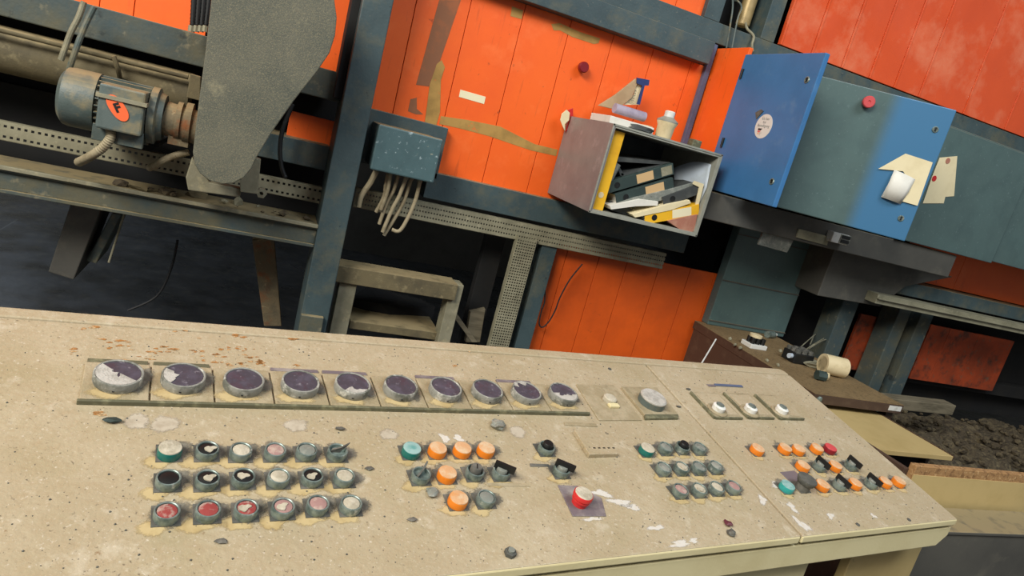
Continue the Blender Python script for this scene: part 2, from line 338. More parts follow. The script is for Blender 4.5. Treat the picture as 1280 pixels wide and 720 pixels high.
# --- orange cladding
def cladding(label, xs, z0, z1, Y=YW, m='orange', group=None, gap=.0028, name='orange_cladding', th=.018, ridge=False):
    t = thing(name, ((xs[0]+xs[-1])/2, Y, min(z0) if isinstance(z0, list) else z0), label, 'cladding', group)
    for i in range(len(xs)-1):
        zz = z0[i] if isinstance(z0, list) else z0
        b = MB(); b.box(xs[i]+gap/2, xs[i+1]-gap/2, Y, Y+th, zz, z1)
        if ridge: b.box(xs[i]+gap/2, xs[i]+.012, Y-.004, Y, zz, z1)
        b.build('board', m, t, .0012)
    return t
xs = [.38] + [W(a, c, YW).x for a, c in ((521,0),(592,0),(657.5,6.6),(714,28.5),(766.8,47),(816,66),(863,83))] + [1.83]
xs[2] = W(551,158,YW).x*.5+xs[2]*.5
xs.insert(0, xs[0]-.02); xs = xs[1:]
CL = cladding('main field of orange boards right of the thick post, patched with old tape', xs, [1.432, 1.432]+[1.244]*6, 2.0)
def flat(parent, name, pts, Y, m, th=.0012, label=None):
    return MB().prism(rect(pts, Y), (0, -th, 0)).build(name, m, parent, label=label)
flat(CL, 'tape_patch', [(549,0),(576,0),(565,32),(548,82),(536,108),(520,106),(530,70),(543,22)], YW, 'tapeb', label='brown tape residue')
flat(CL, 'tape_patch', [(537,106),(546,80),(552,75),(556,84),(551,100),(550,140),(545,158),(531,152),(534,130)], YW-.001, 'tape', label='torn tan tape')
flat(CL, 'tape_patch', [(521,122),(513,124),(510,139),(520,143),(529,143),(521,136)], YW, 'tapeb')
flat(CL, 'tape_strip', [(551,145),(585,150),(625,158),(668,180),(697,187),(695,195),(664,188),(640,180),(611,170),(573,160),(549,155)], YW, 'tape', label='long tan tape strip across the boards')
flat(CL, 'tape_strip', [(689,30),(700,29),(725,40),(750,48),(748,54),(742,55),(715,46),(700,38),(692,38)], YW, 'tape')
flat(CL, 'tape_patch', [(640,8),(654,13),(652,24),(638,20)], YW, 'tape')
flat(CL, 'name_label', [(575.5,112),(607,121),(605,130),(573.5,121)], YW, 'label', label='blank cream label')
c = W(726, 84, YW)
kb = MB().lathe(c, (0,-1,0), [(.012,0),(.012,.012),(.021,.014),(.023,.022),(.023,.036),(.019,.041),(0,.041)]).build('knob', 'darkred', CL, 0, True, label='dark red knob')
# upper piece, left pieces
cladding('orange boards above the top crossbeam, left of the tan cylinder', [.38, .66, .94, 1.2, W(800,0,YW).x, W(845,5,YW).x, W(882,10,YW).x], 2.196, 3.1)
cladding('orange boards between the belt guard and the thick post, above the beam', [-.12, .12, pxl+.03], W(430,90,2.85).z-.06, 3.0)
zz0 = W(390,180,2.84).z; zz1 = W(390,145,2.84).z
cladding('small orange square under the beam left of the thick post', [W(359,160,2.84).x, pxl+.02], zz0-.01, zz1, 2.84)
cladding('orange boards at top left above the blue grey beam', [-1.9,-1.45,-1.0,W(125,0,2.85).x, W(168,8,2.85).x, W(262,8,2.85).x], W(180,20,2.85).z-.1, 3.0)
xs = [W(a, 0, YW).x for a in (987.5,1031,1075,1115,1151,1187)]; xs += [xs[-1]+.35, xs[-1]+.7, xs[-1]+1.05]
cladding('tall glossy orange wall of ridged boards above the grey green cabinet', xs, 2.196, 3.3, YW-.03, 'orange_gloss', ridge=True)
xs = [W(a, c, YW).x for a, c in ((675,385),(683,408),(727,397),(760,407),(800,410),(836,420),(868,420),(887.5,400))]
LOW = cladding('lower orange boards behind the console, with a black wire hanging', xs, .25, 1.06, m='orange_low')
xs = [W(a, 430, YW).x for a in (1062,1088,1130)]
cladding('brownish orange boards low on the right behind the table', xs+[xs[-1]+.03], .66, 1.0, m='orange_brown')
xs = [W(a, 440, YW).x for a in (1150,1176,1215)]
cladding('orange boards at the far lower right beyond the twin posts', xs+[xs[-1]+.35], .66, 1.02, m='orange_brown')
cladding('short orange piece under the right cabinets above the pale rail', [W(1122,340,2.8).x, W(1200,340,2.8).x, 5.4], W(1150,352,2.8).z, W(1185,310,2.8).z, 2.8)

# --- pipes top right
t = thing('brass_cylinder', W(930,30,2.86), 'vertical tan metal cylinder between two posts at top', 'cylinder')
c = W(928, 31, 2.90); MB().cyl(c, c+Vector((0,0,.6)), .033, 24).build('body', 'brass', t, 0, True)
MB().lathe(c-Vector((0,0,.012)), (0,0,1), [(.012,0),(.028,.004),(.033,.012),(0,.012)]).build('end_cap', 'brass', t, 0, True)
p = W(957, 6, 2.87); MB().cyl(p, p+Vector((.02,0,0)), .006, 10).build('valve_pin', 'brass', t, 0, True)
c = W(930, 31, 2.86)
tag(MB().tube([W(932,29,2.87), W(934,36,2.84), W(942,45,2.81), W(940,56,2.80), W(941,64,2.80)], .006, 10).build('thin_pipe', 'tray', None, 0, True), 'thin pale pipe running down from the tan cylinder', 'pipe')
tag(MB().tube([W(914,-20,2.80), W(916,6,2.80), W(913,30,2.79), W(908,60,2.79)], .004, 8).build('thin_pipe', 'grey_metal', None, 0, True), 'straight thin grey pipe left of the tan cylinder', 'pipe')
tag(MB().tube([W(917,1,2.86), W(923,2,2.82), W(927,10,2.81), W(922,24,2.80), W(915,60,2.79)], .004, 8).build('thin_pipe', 'grey_metal', None, 0, True), 'thin grey pipe bent over at its top', 'pipe')

# --- big pipe and bracket behind the motor
t = thing('horizontal_pipe', W(160,95,2.75), 'thick dusty pipe running behind the electric motor', 'pipe')
zc = W(150,98,2.72).z
MB().cyl((-2.0,2.76,zc), (W(238,110,2.72).x,2.76,zc), .075, 28).build('pipe_body', 'brown_pipe', t, 0, True)
MB().cyl((-2.0,2.66,W(140,72,2.66).z), (W(235,98,2.66).x,2.66,W(235,96,2.66).z), .009, 12).build('thin_rail', 'brown_pipe', t, 0, True)
MB().prism(rect([(238,92),(251,96),(250,126),(233,122)], 2.62), (0,.03,0)).build('end_bracket', 'brown_pipe', t, .003)
MB().tube([W(142,70,2.63), W(147,85,2.64), W(150,98,2.68)], .008, 8).build('strap', 'brown_pipe', t, 0, True)

# --- electric motor
YM = 2.42
cm = W(150,128,YM); zc = W(104,124,YM).z
t = thing('electric_motor', (cm.x, YM, zc-.09), 'grey green electric motor with orange oval badge, left of the belt guard', 'motor')
xa = W(94,120,YM).x; xb = W(118,125,YM).x; xc = W(185,138,YM).x; xd = W(203,142,YM).x; xe = W(250,158,YM).x
zm = zc-.008; Yc = YM+.07
MB().lathe((xa-.05,Yc,zm), (1,0,0), [(0,0),(.07,0),(.086,.012),(.09,.03),(.09,xb-xa+.05),(0,xb-xa+.05)], 36).build('fan_cover', 'grey_metal', t, 0, True, label='dusty domed fan cover')
b = MB().cyl((xb,Yc,zm), (xc,Yc,zm), .074, 32)
for i in range(26):
    a = 2*math.pi*i/26; u = Vector((0, math.cos(a), math.sin(a))); v = Vector((1,0,0)); n = u.cross(v)
    b.obox(Vector(((xb+xc)/2, Yc, zm))+u*.072, v, n, u, (xc-xb)/2-.003, .0018, .016)
b.build('finned_body', 'grey_metal', t)
MB().lathe((xc,Yc,zm), (1,0,0), [(.09,0),(.09,.02),(.078,.025),(.072,xd-xc),(0,xd-xc)], 32).build('end_flange', 'grey_metal', t, 0, True)
x3 = W(122,130,YM-.04).x
tb = MB().box(x3, xc-.004, Yc-.115, Yc-.02, zm-.062, zm+.072).build('terminal_box', 'grey_metal', t, .006, label='square terminal box with badge')
MB().box(x3-.006, xc+.003, Yc-.122, Yc-.03, zm+.03, zm+.042).build('lid_seam', 'dusty', tb, .001)
yb = Yc-.116; cb = W(147,135,yb); u = Vector((.64,0,-.77)); v = Vector((.77,0,.64))
P = [cb+u*(.042*math.copysign(abs(math.cos(a))**.8, math.cos(a)))+v*(.021*math.sin(a)) for a in [2*math.pi*i/28 for i in range(28)]]
MB().prism(P, (0,-.002,0)).build('badge', 'logo', tb, label='orange oval badge')
text_mesh('F', 'badge_letter', .036, cb+Vector((0,-.0025,0)), (.86,0,.51), (-.51,0,.86), (0,-1,0), 'ink', tb, .0016, label='black letter F')
for k in range(4):
    q = cb-u*.032+v*(-.009+.006*k); MB().box(q.x-.0016,q.x+.0016,yb-.003,yb-.001,q.z-.001,q.z+.001).build('badge_mark', 'ink', tb)
b = MB().cyl((xd,Yc,zm), (xe,Yc,zm-.01), .055, 28); b.cyl((xd+.035,Yc,zm), (xd+.05,Yc,zm), .062, 28); b.cyl((xe-.05,Yc,zm), (xe-.03,Yc,zm), .066, 28)
b.box(xd+.02, xe-.03, Yc-.03, Yc+.03, zm-.075, zm-.03)
b.build('gearbox', 'rusty', t, 0, True, label='rust stained gearbox')
for s in (-1, 1): MB().box((xb+xc)/2-.07, (xb+xc)/2+.07, Yc+s*.06-.012, Yc+s*.06+.012, zm-.105, zm-.055).build('foot', 'grey_metal', t, .002)
tag(MB().tube([W(138,160,YM), W(138,172,YM-.01), W(128,185,YM), W(112,196,YM+.03), W(98,203,2.55)], .013, 12, 12, .12).build('cable_conduit', 'conduit', None, 0, True), 'ribbed tan conduit curving down from the motor terminal box', 'conduit')
tag(MB().tube([W(236,190,2.5), W(220,194,2.5), W(205,200,2.5), W(196,206,2.55), W(186,210,2.58)], .011, 10, 12, .1).build('cable_conduit', 'conduit', None, 0, True), 'ribbed tan conduit lying on the beam beside the belt guard', 'conduit')
MB().box((xb+xc)/2-.10, (xb+xc)/2+.10, Yc+.05, 2.86, zm-.106, zm-.09).build('motor_bracket', 'void', fr, .002)
tag(MB().tube([W(105,2,2.6), W(98,22,2.6), W(88,42,2.6), W(76,75,2.6)], .009, 10).build('thin_pipe', 'dusty', None, 0, True), 'upper bare pipe slanting down at the top left corner', 'pipe')
tag(MB().tube([W(118,8,2.58), W(105,35,2.58), W(92,70,2.58), W(84,95,2.6)], .009, 10).build('thin_pipe', 'grey_metal', None, 0, True), 'lower grey pipe slanting past the beam at top left', 'pipe')

# --- belt guard
YG = 2.33
t = thing('belt_guard', W(285,228,YG), 'big teardrop shaped speckled grey belt guard hanging beside the motor', 'guard')
cc = W(284,188,YG); rb = .105
out = [(262,-30),(264,0),(256,70),(248,130),(241,190)]
arc = [(243,205),(250,217),(262,226),(278,230),(292,229),(305,222),(314,211),(320,198)]
rt = [(340,165),(368,125),(396,90),(412,66),(419,44),(421,22),(418,0),(410,-35),(395,-60)]
P = rect(out+arc+rt, YG)
MB().prism(P, (0,.02,0)).build('front_plate', 'guard', t, .003, label='speckled grey front plate')
cen = Vector((sum(p.x for p in P)/len(P), YG, sum(p.z for p in P)/len(P)))
P2 = [cen+(p-cen)*.975+Vector((0,.02,0)) for p in P]
MB().prism(P2, (0,.13,0)).build('side_wall', 'rusty', t, .003, label='dusty side wall')
MB().prism(rect([(316,196),(326,200),(322,243),(300,240),(300,226)], 2.44), (0,.04,0)).build('bearing_bracket', 'dusty', t, .003)
q = W(327,240,2.56); MB().lathe(q, (0,-1,0), [(.018,0),(.018,.03),(.007,.032),(.007,.01),(0,.01)], 6).build('bearing_nut', 'dusty', t)
tag(MB().prism(rect([(232,222),(240,196),(262,228),(300,236),(300,247),(235,238)], 2.46), (0,.05,0)).build('bearing_block', 'dusty', None, .004), 'dusty bearing block below the belt guard on the beam', 'block')

# --- flexible hoses above left
for i in range(4):
    tag(MB().tube([W(243+i*6.5,-45,2.62), W(242.5+i*6.2,0,2.62), W(241+i*5.6,32,2.62)], .009, 10, 14, .12).build('flexible_hose', 'black', None, 0, True),
        'black corrugated hose at top left, %s of four beside the belt guard' % ('first','second','third','fourth')[i], 'hose', 'corrugated hoses')
    q = W(240+i*5.6, 32, 2.62); tag(MB().cyl(q+Vector((0,0,-.02)), q, .011, 8).build('hose_fitting', 'tray', None, 0, True), 'bright fitting at the bottom of the %s black hose' % ('first','second','third','fourth')[i], 'fitting', 'hose fittings')
tag(MB().tube([W(366,130,2.7), W(354,160,2.7), W(350,185,2.7), W(352,208,2.7), W(357,222,2.7)], .008, 10, 14, .12).build('flexible_hose', 'black', None, 0, True), 'black ribbed hose hanging right of the belt guard', 'hose')

# --- perforated cable tray (long) with real holes
def perf(name, o, u, v, n, L, Wd, nu, rows, rr, label, flange=.03, parts=None, cat='cable tray'):
    t = thing(name, o, label, cat)
    u, v, n, o = map(Vector, (u, v, n, o)); b = MB()
    # strip of cells: solid bands between rows, pierced bands at rows
    edges = [0]; 
    for rv in rows: edges += [rv-rr, rv+rr]
    edges.append(Wd); 
    for k in range(0, len(edges)-1):
        a, c = edges[k], edges[k+1]
        if k % 2 == 0:
            b.hexa([o+v*a, o+u*L+v*a, o+u*L+v*c, o+v*c, o+v*a+n*.002, o+u*L+v*a+n*.002, o+u*L+v*c+n*.002, o+v*c+n*.002])
        else:
            st = L/nu
            for i in range(nu):
                p = o+u*(i*st); q = o+u*(i*st+st*.52)
                b.hexa([p+v*a, q+v*a, q+v*c, p+v*c, p+v*a+n*.002, q+v*a+n*.002, q+v*c+n*.002, p+v*c+n*.002])
    b.build('perforated_plate', 'tray', t)
    b = MB(); b.hexa([o+v*Wd, o+u*L+v*Wd, o+u*L+v*Wd-n*flange, o+v*Wd-n*flange]+[p+v*.002 for p in (o+v*Wd, o+u*L+v*Wd, o+u*L+v*Wd-n*flange, o+v*Wd-n*flange)])
    b.hexa([o-n*0, o+u*L, o+u*L-n*flange, o-n*flange]+[p-v*.002 for p in (o-n*0, o+u*L, o+u*L-n*flange, o-n*flange)])
    b.build('flange', 'tray', t)
    return t
z1 = W(600,262,2.75).z; z0 = z1-.10
zt1 = W(600,268,2.78).z; zt0 = W(600,290,2.78).z
perf('cable_tray', (pxr+.03, 2.78, zt0), (1,0,0), (0,0,1), (0,-1,0), 1.86-pxr, zt1-zt0, 120, [(zt1-zt0)*.22,(zt1-zt0)*.5,(zt1-zt0)*.78], .0034, 'long dusty perforated cable tray running right of the thick post')
zt1 = W(200,193,2.74).z; zt0 = W(200,214,2.74).z
perf('cable_tray', (-1.8, 2.74, zt0), (1,0,0), (0,0,1), (0,-1,0), pxl+1.8, zt1-zt0, 105, [(zt1-zt0)*.2,(zt1-zt0)*.78], .0042, 'perforated cable tray left of the thick post, behind motor and guard')
xv0 = W(628,370,2.76).x-.0; xv1 = W(652,372,2.76).x
perf('cable_tray', (xv0, 2.76, .2), (0,0,1), (1,0,0), (0,-1,0), .86, xv1-xv0, 66, [(xv1-xv0)*(k+.5)/8 for k in range(8)], .0032, 'upright perforated cable tray rising behind the console')

# --- junction box with glands and conduits
YJ = 2.58
t = thing('junction_box', W(505,215,YJ), 'blue grey junction box mounted right of the thick post, conduits below', 'junction box')
jx0 = W(468,185,YJ).x; jx1 = W(548,203,YJ).x; jz1 = (W(474,154,YJ).z+W(553,175,YJ).z)/2; jz0 = (W(462,211,YJ).z+W(543,230,YJ).z)/2
MB().box(jx0+.006, jx1-.006, YJ+.02, 2.8, jz0+.006, jz1-.004).build('housing', 'teal', t, .004)
MB().box(jx0, jx1, YJ, YJ+.022, jz0, jz1).build('lid', 'teal_box', t, .006, label='scratched blue grey lid')
gl = [(470,215,2.62),(484,219,2.66),(489,219,2.62),(498,222,2.62),(508,225,2.62),(519,226,2.66),(524,229,2.62)]
cv = [[(470,215),(463,228),(452,244),(448,258)],[(485,219),(482,232),(480,246),(470,265)],[(487,220),(486,232),(482,246),(476,262)],[(497,222),(492,238),(484,252),(474,280)],[(507,225),(499,245),(490,262),(478,290)],[(513,228),(506,248),(496,268),(480,294)],[(524,230),(520,248),(512,268),(500,288),(490,287)]]
nm = ['leftmost','second from left','third from left','fourth from left','fifth from left','sixth from left','rightmost']
for i, c_ in enumerate(cv):
    Yq = 2.64+.02*(i % 2); q = W(*c_[0], Yq); x = q.x
    MB().cyl((x,Yq,jz0-.014), (x,Yq,jz0+.008), .0095, 8).build('cable_gland', 'tray', t)
    tag(MB().tube([(x,Yq,jz0-.008)]+[W(a, c, Yq+.01*k) for k, (a, c) in enumerate(c_[1:], 1)], .0075 if i else .011, 10).build('conduit', 'conduit', None, 0, True),
        'pale conduit hanging from the junction box, %s of seven' % nm[i], 'conduit', 'conduits under the junction box')

# --- rubbish in the dark under the machine
tag(MB().box(-1.4, 1.0, 3.3, 5.2, 0, .12).build('concrete_plinth', 'concrete', None, .02), 'low dark concrete plinth in the void under the machine', 'plinth')
tag(MB().prism(rect([(315,300),(343,300),(352,408),(330,408)], 3.0), (0,.05,0)).build('rusty_column', 'rusty', None, .004), 'rusty brown strut standing under the machine left of the thick post', 'strut')
tag(MB().prism(rect([(88,255),(128,258),(92,350),(60,340)], 2.85), (0,.25,0)).build('steel_plate', 'brownbody', None, .004), 'dark slanted steel plate under the beam at far left', 'plate')
tag(MB().prism(rect([(140,266),(152,268),(120,330),(108,326)], 2.9), (0,.2,0)).build('steel_plate', 'grey_metal', None, .004), 'narrow slanted steel plate under the beam at left', 'plate')
tag(MB().tube([W(157,262,2.8), W(136,328,2.8)], .004, 8, 1).build('thin_rod', 'dusty', None, 0, True), 'thin pale rod slanting down under the left beam', 'rod')
tag(MB().tube([W(222,300,2.95), W(214,335,2.95), W(196,370,2.95), W(160,388,2.95)], .005, 8).build('hanging_cable', 'rubber', None, 0, True), 'black cable drooping in the void at lower left', 'cable')
ORD = ['first','second','third','fourth','fifth','sixth','seventh','eighth','ninth','tenth','eleventh','twelfth','thirteenth','fourteenth','fifteenth','sixteenth','seventeenth']
random.seed(3)
def lump(name, c, r, m, label, cat, group=None, sc=(1,1,1), sub=2, amp=.25, parent=None):
    bm = bmesh.new(); bmesh.ops.create_icosphere(bm, subdivisions=sub, radius=r)
    for v in bm.verts: v.co = Vector((v.co.x*sc[0], v.co.y*sc[1], v.co.z*sc[2]))*(1+random.uniform(-amp, amp))
    for v in bm.verts: v.co += Vector(c)
    q = MB(); q.bm.free(); q.bm = bm
    o = q.build(name, m, parent)
    if parent is None: tag(o, label, cat, group)
    return o
lump('dirt_lump', W(485,385,3.0), .14, 'void', 'dark crumpled heap on the shelf under the junction box', 'heap', sc=(1.4,.8,.55))
tag(MB().prism(rect([(566,395),(571,392),(597,428),(590,428)], 2.8), (0,.02,0)).build('broken_board', 'wood', None, .001), 'broken grey slat leaning beside the lower post', 'slat')
tag(MB().prism(rect([(588,390),(607,386),(600,428),(582,428)], 2.85), (0,.03,0)).build('leaning_plank', 'wood', None, .002), 'dusty plank leaning left of the upright perforated tray', 'plank')
# debris on the lower beam
for i in range(17):
    a = 150+i*15+random.uniform(-5,5); q = W(a, 222+(a-170)*.16, 2.65); q.y = random.uniform(2.62,2.73); q.x += random.uniform(-.03,.03)
    lump('debris_piece', (q.x, q.y, zi+.004+.010), random.choice((.007,.009,.012,.018,.026)), random.choice(('dusty','brown_pipe','rubble')), 'dusty lump of rubbish on the lower left beam, %s from the left' % ORD[i], 'debris', 'rubbish on the left beam', sc=(random.uniform(.8,1.8),1,random.uniform(.4,.9)), sub=1, amp=.45)

# --- wire on the lower orange cladding
tag(MB().tube([W(728,330,2.8), W(712,350,2.8), W(700,372,2.8), W(694,388,2.8), W(686,402,2.8), W(678,409,2.8), W(674,404,2.8), W(677,388,2.8), W(681,375,2.8), (W(681,340,2.8))], .0035, 8).build('hanging_wire', 'rubber', None, 0, True), 'black wire looping in front of the lower orange boards', 'wire')

# =================================================================== CONTROL CABINETS
XC = 1.855; ZB = 1.471; ZT = 2.062
t = thing('control_cabinet', (2.5, 2.6, 1.47), 'blue and grey green wall cabinets with two doors swung open', 'cabinet')
b = MB(); b.box(XC, XC+.02, 2.60, 2.85, 1.48, 2.088)
b.build('side_panel', 'orange', t, .002, label='orange left side panel')
b = MB(); b.box(XC-.006, XC+.012, 2.592, 2.606, 1.48, 2.086); b.build('edge_strip', 'orange', t, .002)
MB().box(1.96, 5.2, 2.46, 2.83, ZB+.01, 2.04).build('carcass', 'teal_door', t, .003)
# blue door, opened square to the wall
dr = MB().box(XC-.022, XC, 2.116, 2.585, ZB, ZT-.01).build('door', 'blue', t, .003, label='blue door swung fully open')
def lock(parent, c, n, r=.013):
    q = MB().lathe(c, n, [(r,0),(r,.002),(r*.85,.004),(r*.7,.004),(r*.7,.001),(0,.001)], 20).build('lock', 'chrome', parent, 0, True)
    u, v, a = frame(n); MB().obox(Vector(c)+a*.001, u, v, a, r*.2, r*.6, .004).build('key_slot', 'black', q)
XD = XC-.022
lock(dr, XP(1009,100,XD), (-1,0,0)); lock(dr, XP(965,227,XD), (-1,0,0))
MB().cyl(XP(927,92,XD-.004)-Vector((0,0,.02)), XP(927,92,XD-.004)+Vector((0,0,.02)), .006, 10).build('hinge', 'black', dr, 0, True)
MB().cyl(XP(903,178,XD-.004)-Vector((0,0,.02)), XP(903,178,XD-.004)+Vector((0,0,.02)), .006, 10).build('hinge', 'black', dr, 0, True)
sc_ = XP(954.5,158,XD); MB().lathe(sc_, (-1,0,0), [(0,0),(.049,0),(.049,.0012),(0,.0012)], 40).build('sticker', 'white', dr, label='round white sticker with black text and flag')
n = Vector((-1,0,0)); uu = Vector((0,-1,0)); vv = Vector((0,0,1))
for txt, dz, dy in (('Ich bin',.030,.0), ('f\u00fcr',.016,.0), ('Beteiligung',.002,.0)):
    text_mesh(txt, 'sticker_text', .0165, sc_+vv*dz+n*.0016+uu*dy, uu, vv, n, 'ink', dr, th=.0003, bold=-.0004)
for k, mm in enumerate(('ink','flagred','gold')):
    z = -.010-k*.0085; P = [sc_+n*.0013+uu*a+vv*bz for a, bz in ((-.026+k*.001,z),(-.002-.004*k,z+.001-.001*k),(-.007-.004*k,z-.0068),(-.025+k*.001,z-.0072))]
    MB().prism(P, n*.0006).build('flag_stripe', mm, dr)
P = [XP(a, c, XD) for a, c in ((945,141),(952,137),(955,139),(946,149))]; MB().prism(P, (-.004,0,0)).build('scrap', 'gasket', dr)
# grey green door, ajar
H = Vector((1.97, 2.405, 0)); E_ = Vector((2.556, 2.112, 0)); du = (E_-H).normalized(); dn = Vector((du.y, -du.x, 0))
if dn.y > 0: dn = -dn
Lw = (E_-H).length; zt_ = 2.026
def ponD(x, y):
    d_ = ray(x, y); tt = (H-CAM).dot(dn)/d_.dot(dn); return CAM+d_*tt
b = MB(); b.hexa([H+Vector((0,0,ZB)), E_+Vector((0,0,ZB)), E_-dn*.02+Vector((0,0,ZB)), H-dn*.02+Vector((0,0,ZB)),
                  H+Vector((0,0,zt_)), E_+Vector((0,0,zt_)), E_-dn*.02+Vector((0,0,zt_)), H-dn*.02+Vector((0,0,zt_))])
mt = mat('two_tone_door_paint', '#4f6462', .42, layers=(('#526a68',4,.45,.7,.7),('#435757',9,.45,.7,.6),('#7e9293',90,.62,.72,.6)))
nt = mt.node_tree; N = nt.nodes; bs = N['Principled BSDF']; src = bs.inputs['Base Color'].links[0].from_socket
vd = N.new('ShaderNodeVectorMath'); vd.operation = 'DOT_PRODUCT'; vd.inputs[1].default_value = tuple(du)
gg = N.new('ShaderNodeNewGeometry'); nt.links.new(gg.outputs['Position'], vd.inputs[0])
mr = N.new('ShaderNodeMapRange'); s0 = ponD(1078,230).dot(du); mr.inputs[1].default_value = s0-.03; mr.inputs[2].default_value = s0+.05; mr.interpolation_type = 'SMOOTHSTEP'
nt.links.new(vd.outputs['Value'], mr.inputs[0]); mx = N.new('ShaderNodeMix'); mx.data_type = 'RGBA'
nt.links.new(mr.outputs[0], mx.inputs[0]); nt.links.new(src, mx.inputs[6]); mx.inputs[7].default_value = srgb('#3f7196'); nt.links.new(mx.outputs[2], bs.inputs['Base Color'])  # base colour runs softly from grey green to blue along the door
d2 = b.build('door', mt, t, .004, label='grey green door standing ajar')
lock(d2, ponD(1169,162), dn); lock(d2, ponD(1126,273), dn)
q = ponD(1083,128); MB().lathe(q, dn, [(.010,0),(.010,.01),(.022,.012),(.024,.016),(.024,.03),(.021,.033),(.006,.033),(.005,.030),(0,.030)]).build('door_knob', 'pinkred', d2, 0, True, label='faded red round knob')
# closed door at the right
MB().box(2.9, 3.6, 2.44, 2.46, ZB, 2.03).build('door', 'teal_door', t, .003, label='closed grey green door at far right')
# support ledge and lower housing
t = thing('lower_housing', (2.6, 2.5, .8), 'dark grey brown housing under the control cabinets', 'housing')
MB().box(1.72, W(1189,338,2.46).x, 2.46, 2.83, 1.345, 1.462).build('ledge', 'brownbody', t, .004)
xt0 = W(915,315,2.79).x; xt1 = W(987,400,2.79).x
MB().box(xt0, xt1, 2.79, 2.846, .80, 1.345).build('side_cabinet', 'teal_door', t, .004, label='grey green box section above the table')
for a in (0.055, .30, .52):
    zq = 1.345-a
    MB().box(xt0, xt1, 2.786, 2.79, zq-.003, zq+.003).build('seam_strip', 'brownbody', t)
P = [Vector((xt1-.05,2.62,1.345)), Vector((3.62,2.62,1.345)), Vector((3.30,2.62,1.235)), Vector((3.18,2.62,1.10)), Vector((xt1-.05,2.62,1.09))]
MB().prism(P, (0,.21,0)).build('sloped_body', 'brownbody', t, .004)
P = rect([(956,285),(994,297),(984,316),(948,306)], 2.49); MB().prism(P, (0,.012,0)).build('cover_flap', 'clear', t, .002, label='bent grey cover flap')
P = rect([(999,286),(1037,296),(1034,307),(996,297)], 2.452); MB().prism(P, (0,.01,0)).build('type_plate', 'tray', t, .001, label='blank pale metal plate')
t = thing('wall_socket', W(1050,298,2.44), 'small white socket with black openings under the grey green door', 'socket')
a0 = W(1040,298,2.42); a1 = W(1062,298,2.42); zc = W(1051,298,2.42).z
MB().box(a0.x, a1.x, 2.42, 2.46, zc-.026, zc+.022).build('body', 'white', t, .003)
MB().box(a0.x+.045, a1.x+.004, 2.416, 2.422, zc-.022, zc+.020).build('front_frame', 'box_edge', t, .001)
for k in (0, 1): MB().box(a0.x+.05, a1.x-.002, 2.412, 2.418, zc-.018+k*.02, zc-.003+k*.02).build('socket_opening', 'black', t)
# papers on the doors
def paper(pts2, fn, off, n, m, label, group=None, grow=.0007):
    P = [fn(*q)+Vector(n)*off for q in pts2]; o = MB().prism(P, Vector(n)*grow).build('paper_sheet', m)
    return tag(o, label, 'paper', group)
paper([(1131,192),(1165,203),(1146,257),(1118,249),(1136,226),(1128,214),(1097,211)], ponD, .006, dn, 'paper', 'torn cream sheet stuck on the ajar grey green door')
b = MB(); g = []
for i in range(7):
    s_ = i/6; c0 = ponD(1117+s_*26, 212+s_*12)+dn*(.008+.012*math.sin(s_*math.pi)); c1 = ponD(1100+s_*24, 246+s_*9)+dn*(.01+.01*math.sin(s_*math.pi)); g.append([c0, (c0+c1)/2+dn*.008, c1])
tag(b.sheet(g).build('paper_sheet', 'paperw', None, 0, True), 'curled white paper flap hanging over the torn cream sheet', 'paper')
YP = 2.44
def wy(x, y): return W(x, y, YP)
t = thing('paper_sheet', W(1172,225,YP), 'old cream sheet with two red stickers on the far right door', 'paper')
MB().prism([wy(*q)+Vector((0,-.002,0)) for q in ((1174,197),(1196,195),(1192,245),(1181,246),(1179,254),(1153,254),(1164,222))], (0,-.0008,0)).build('sheet', 'paper', t)
for q, mm in (((1184,201),'pink'),((1167,223),'red')):
    MB().lathe(wy(*q)+Vector((0,-.003,0)), (0,-1,0), [(0,0),(.014,0),(.014,.0015),(0,.0015)], 20).build('round_sticker', mm, t)

# =================================================================== STORAGE BOX ON THE WALL
YB = 2.40
bx0 = W(735,262,YB).x*.5+W(767,160,YB).x*.5; bx1 = W(903,188,YB).x*.5+W(873,293,YB).x*.5; bz0 = 1.268; bz1 = 1.618; tk = .014
t = thing('wall_box', ((bx0+bx1)/2, 2.6, bz0), 'open grey shelf box on the orange boards, stuffed with binders', 'box')
MB().box(bx0, bx0+tk, YB, 2.845, bz0, bz1).build('left_side', 'box', t, .001, label='scuffed violet grey side')
MB().box(bx1-tk, bx1, YB, 2.845, bz0, bz1).build('right_side', 'box_edge', t, .001)
MB().box(bx0+tk, bx1-tk, YB, 2.845, bz0, bz0+tk).build('bottom_board', 'box_edge', t, .001)
MB().box(bx0+tk, bx1-tk, YB, 2.845, bz1-tk, bz1).build('top_board', 'box_edge', t, .001)
MB().box(bx0+tk, bx1-tk, 2.83, 2.845, bz0+tk, bz1-tk).build('back_board', 'box_in', t)
b = MB()
for a, c, e, f_ in ((bx0-.001,bx0+.006,bz0,bz1),(bx1-.006,bx1+.001,bz0,bz1),(bx0,bx1,bz0-.001,bz0+.006),(bx0,bx1,bz1-.006,bz1+.001)): b.box(a, c, YB-.003, YB, e, f_)
b.build('edge_band', 'box_edge', t)
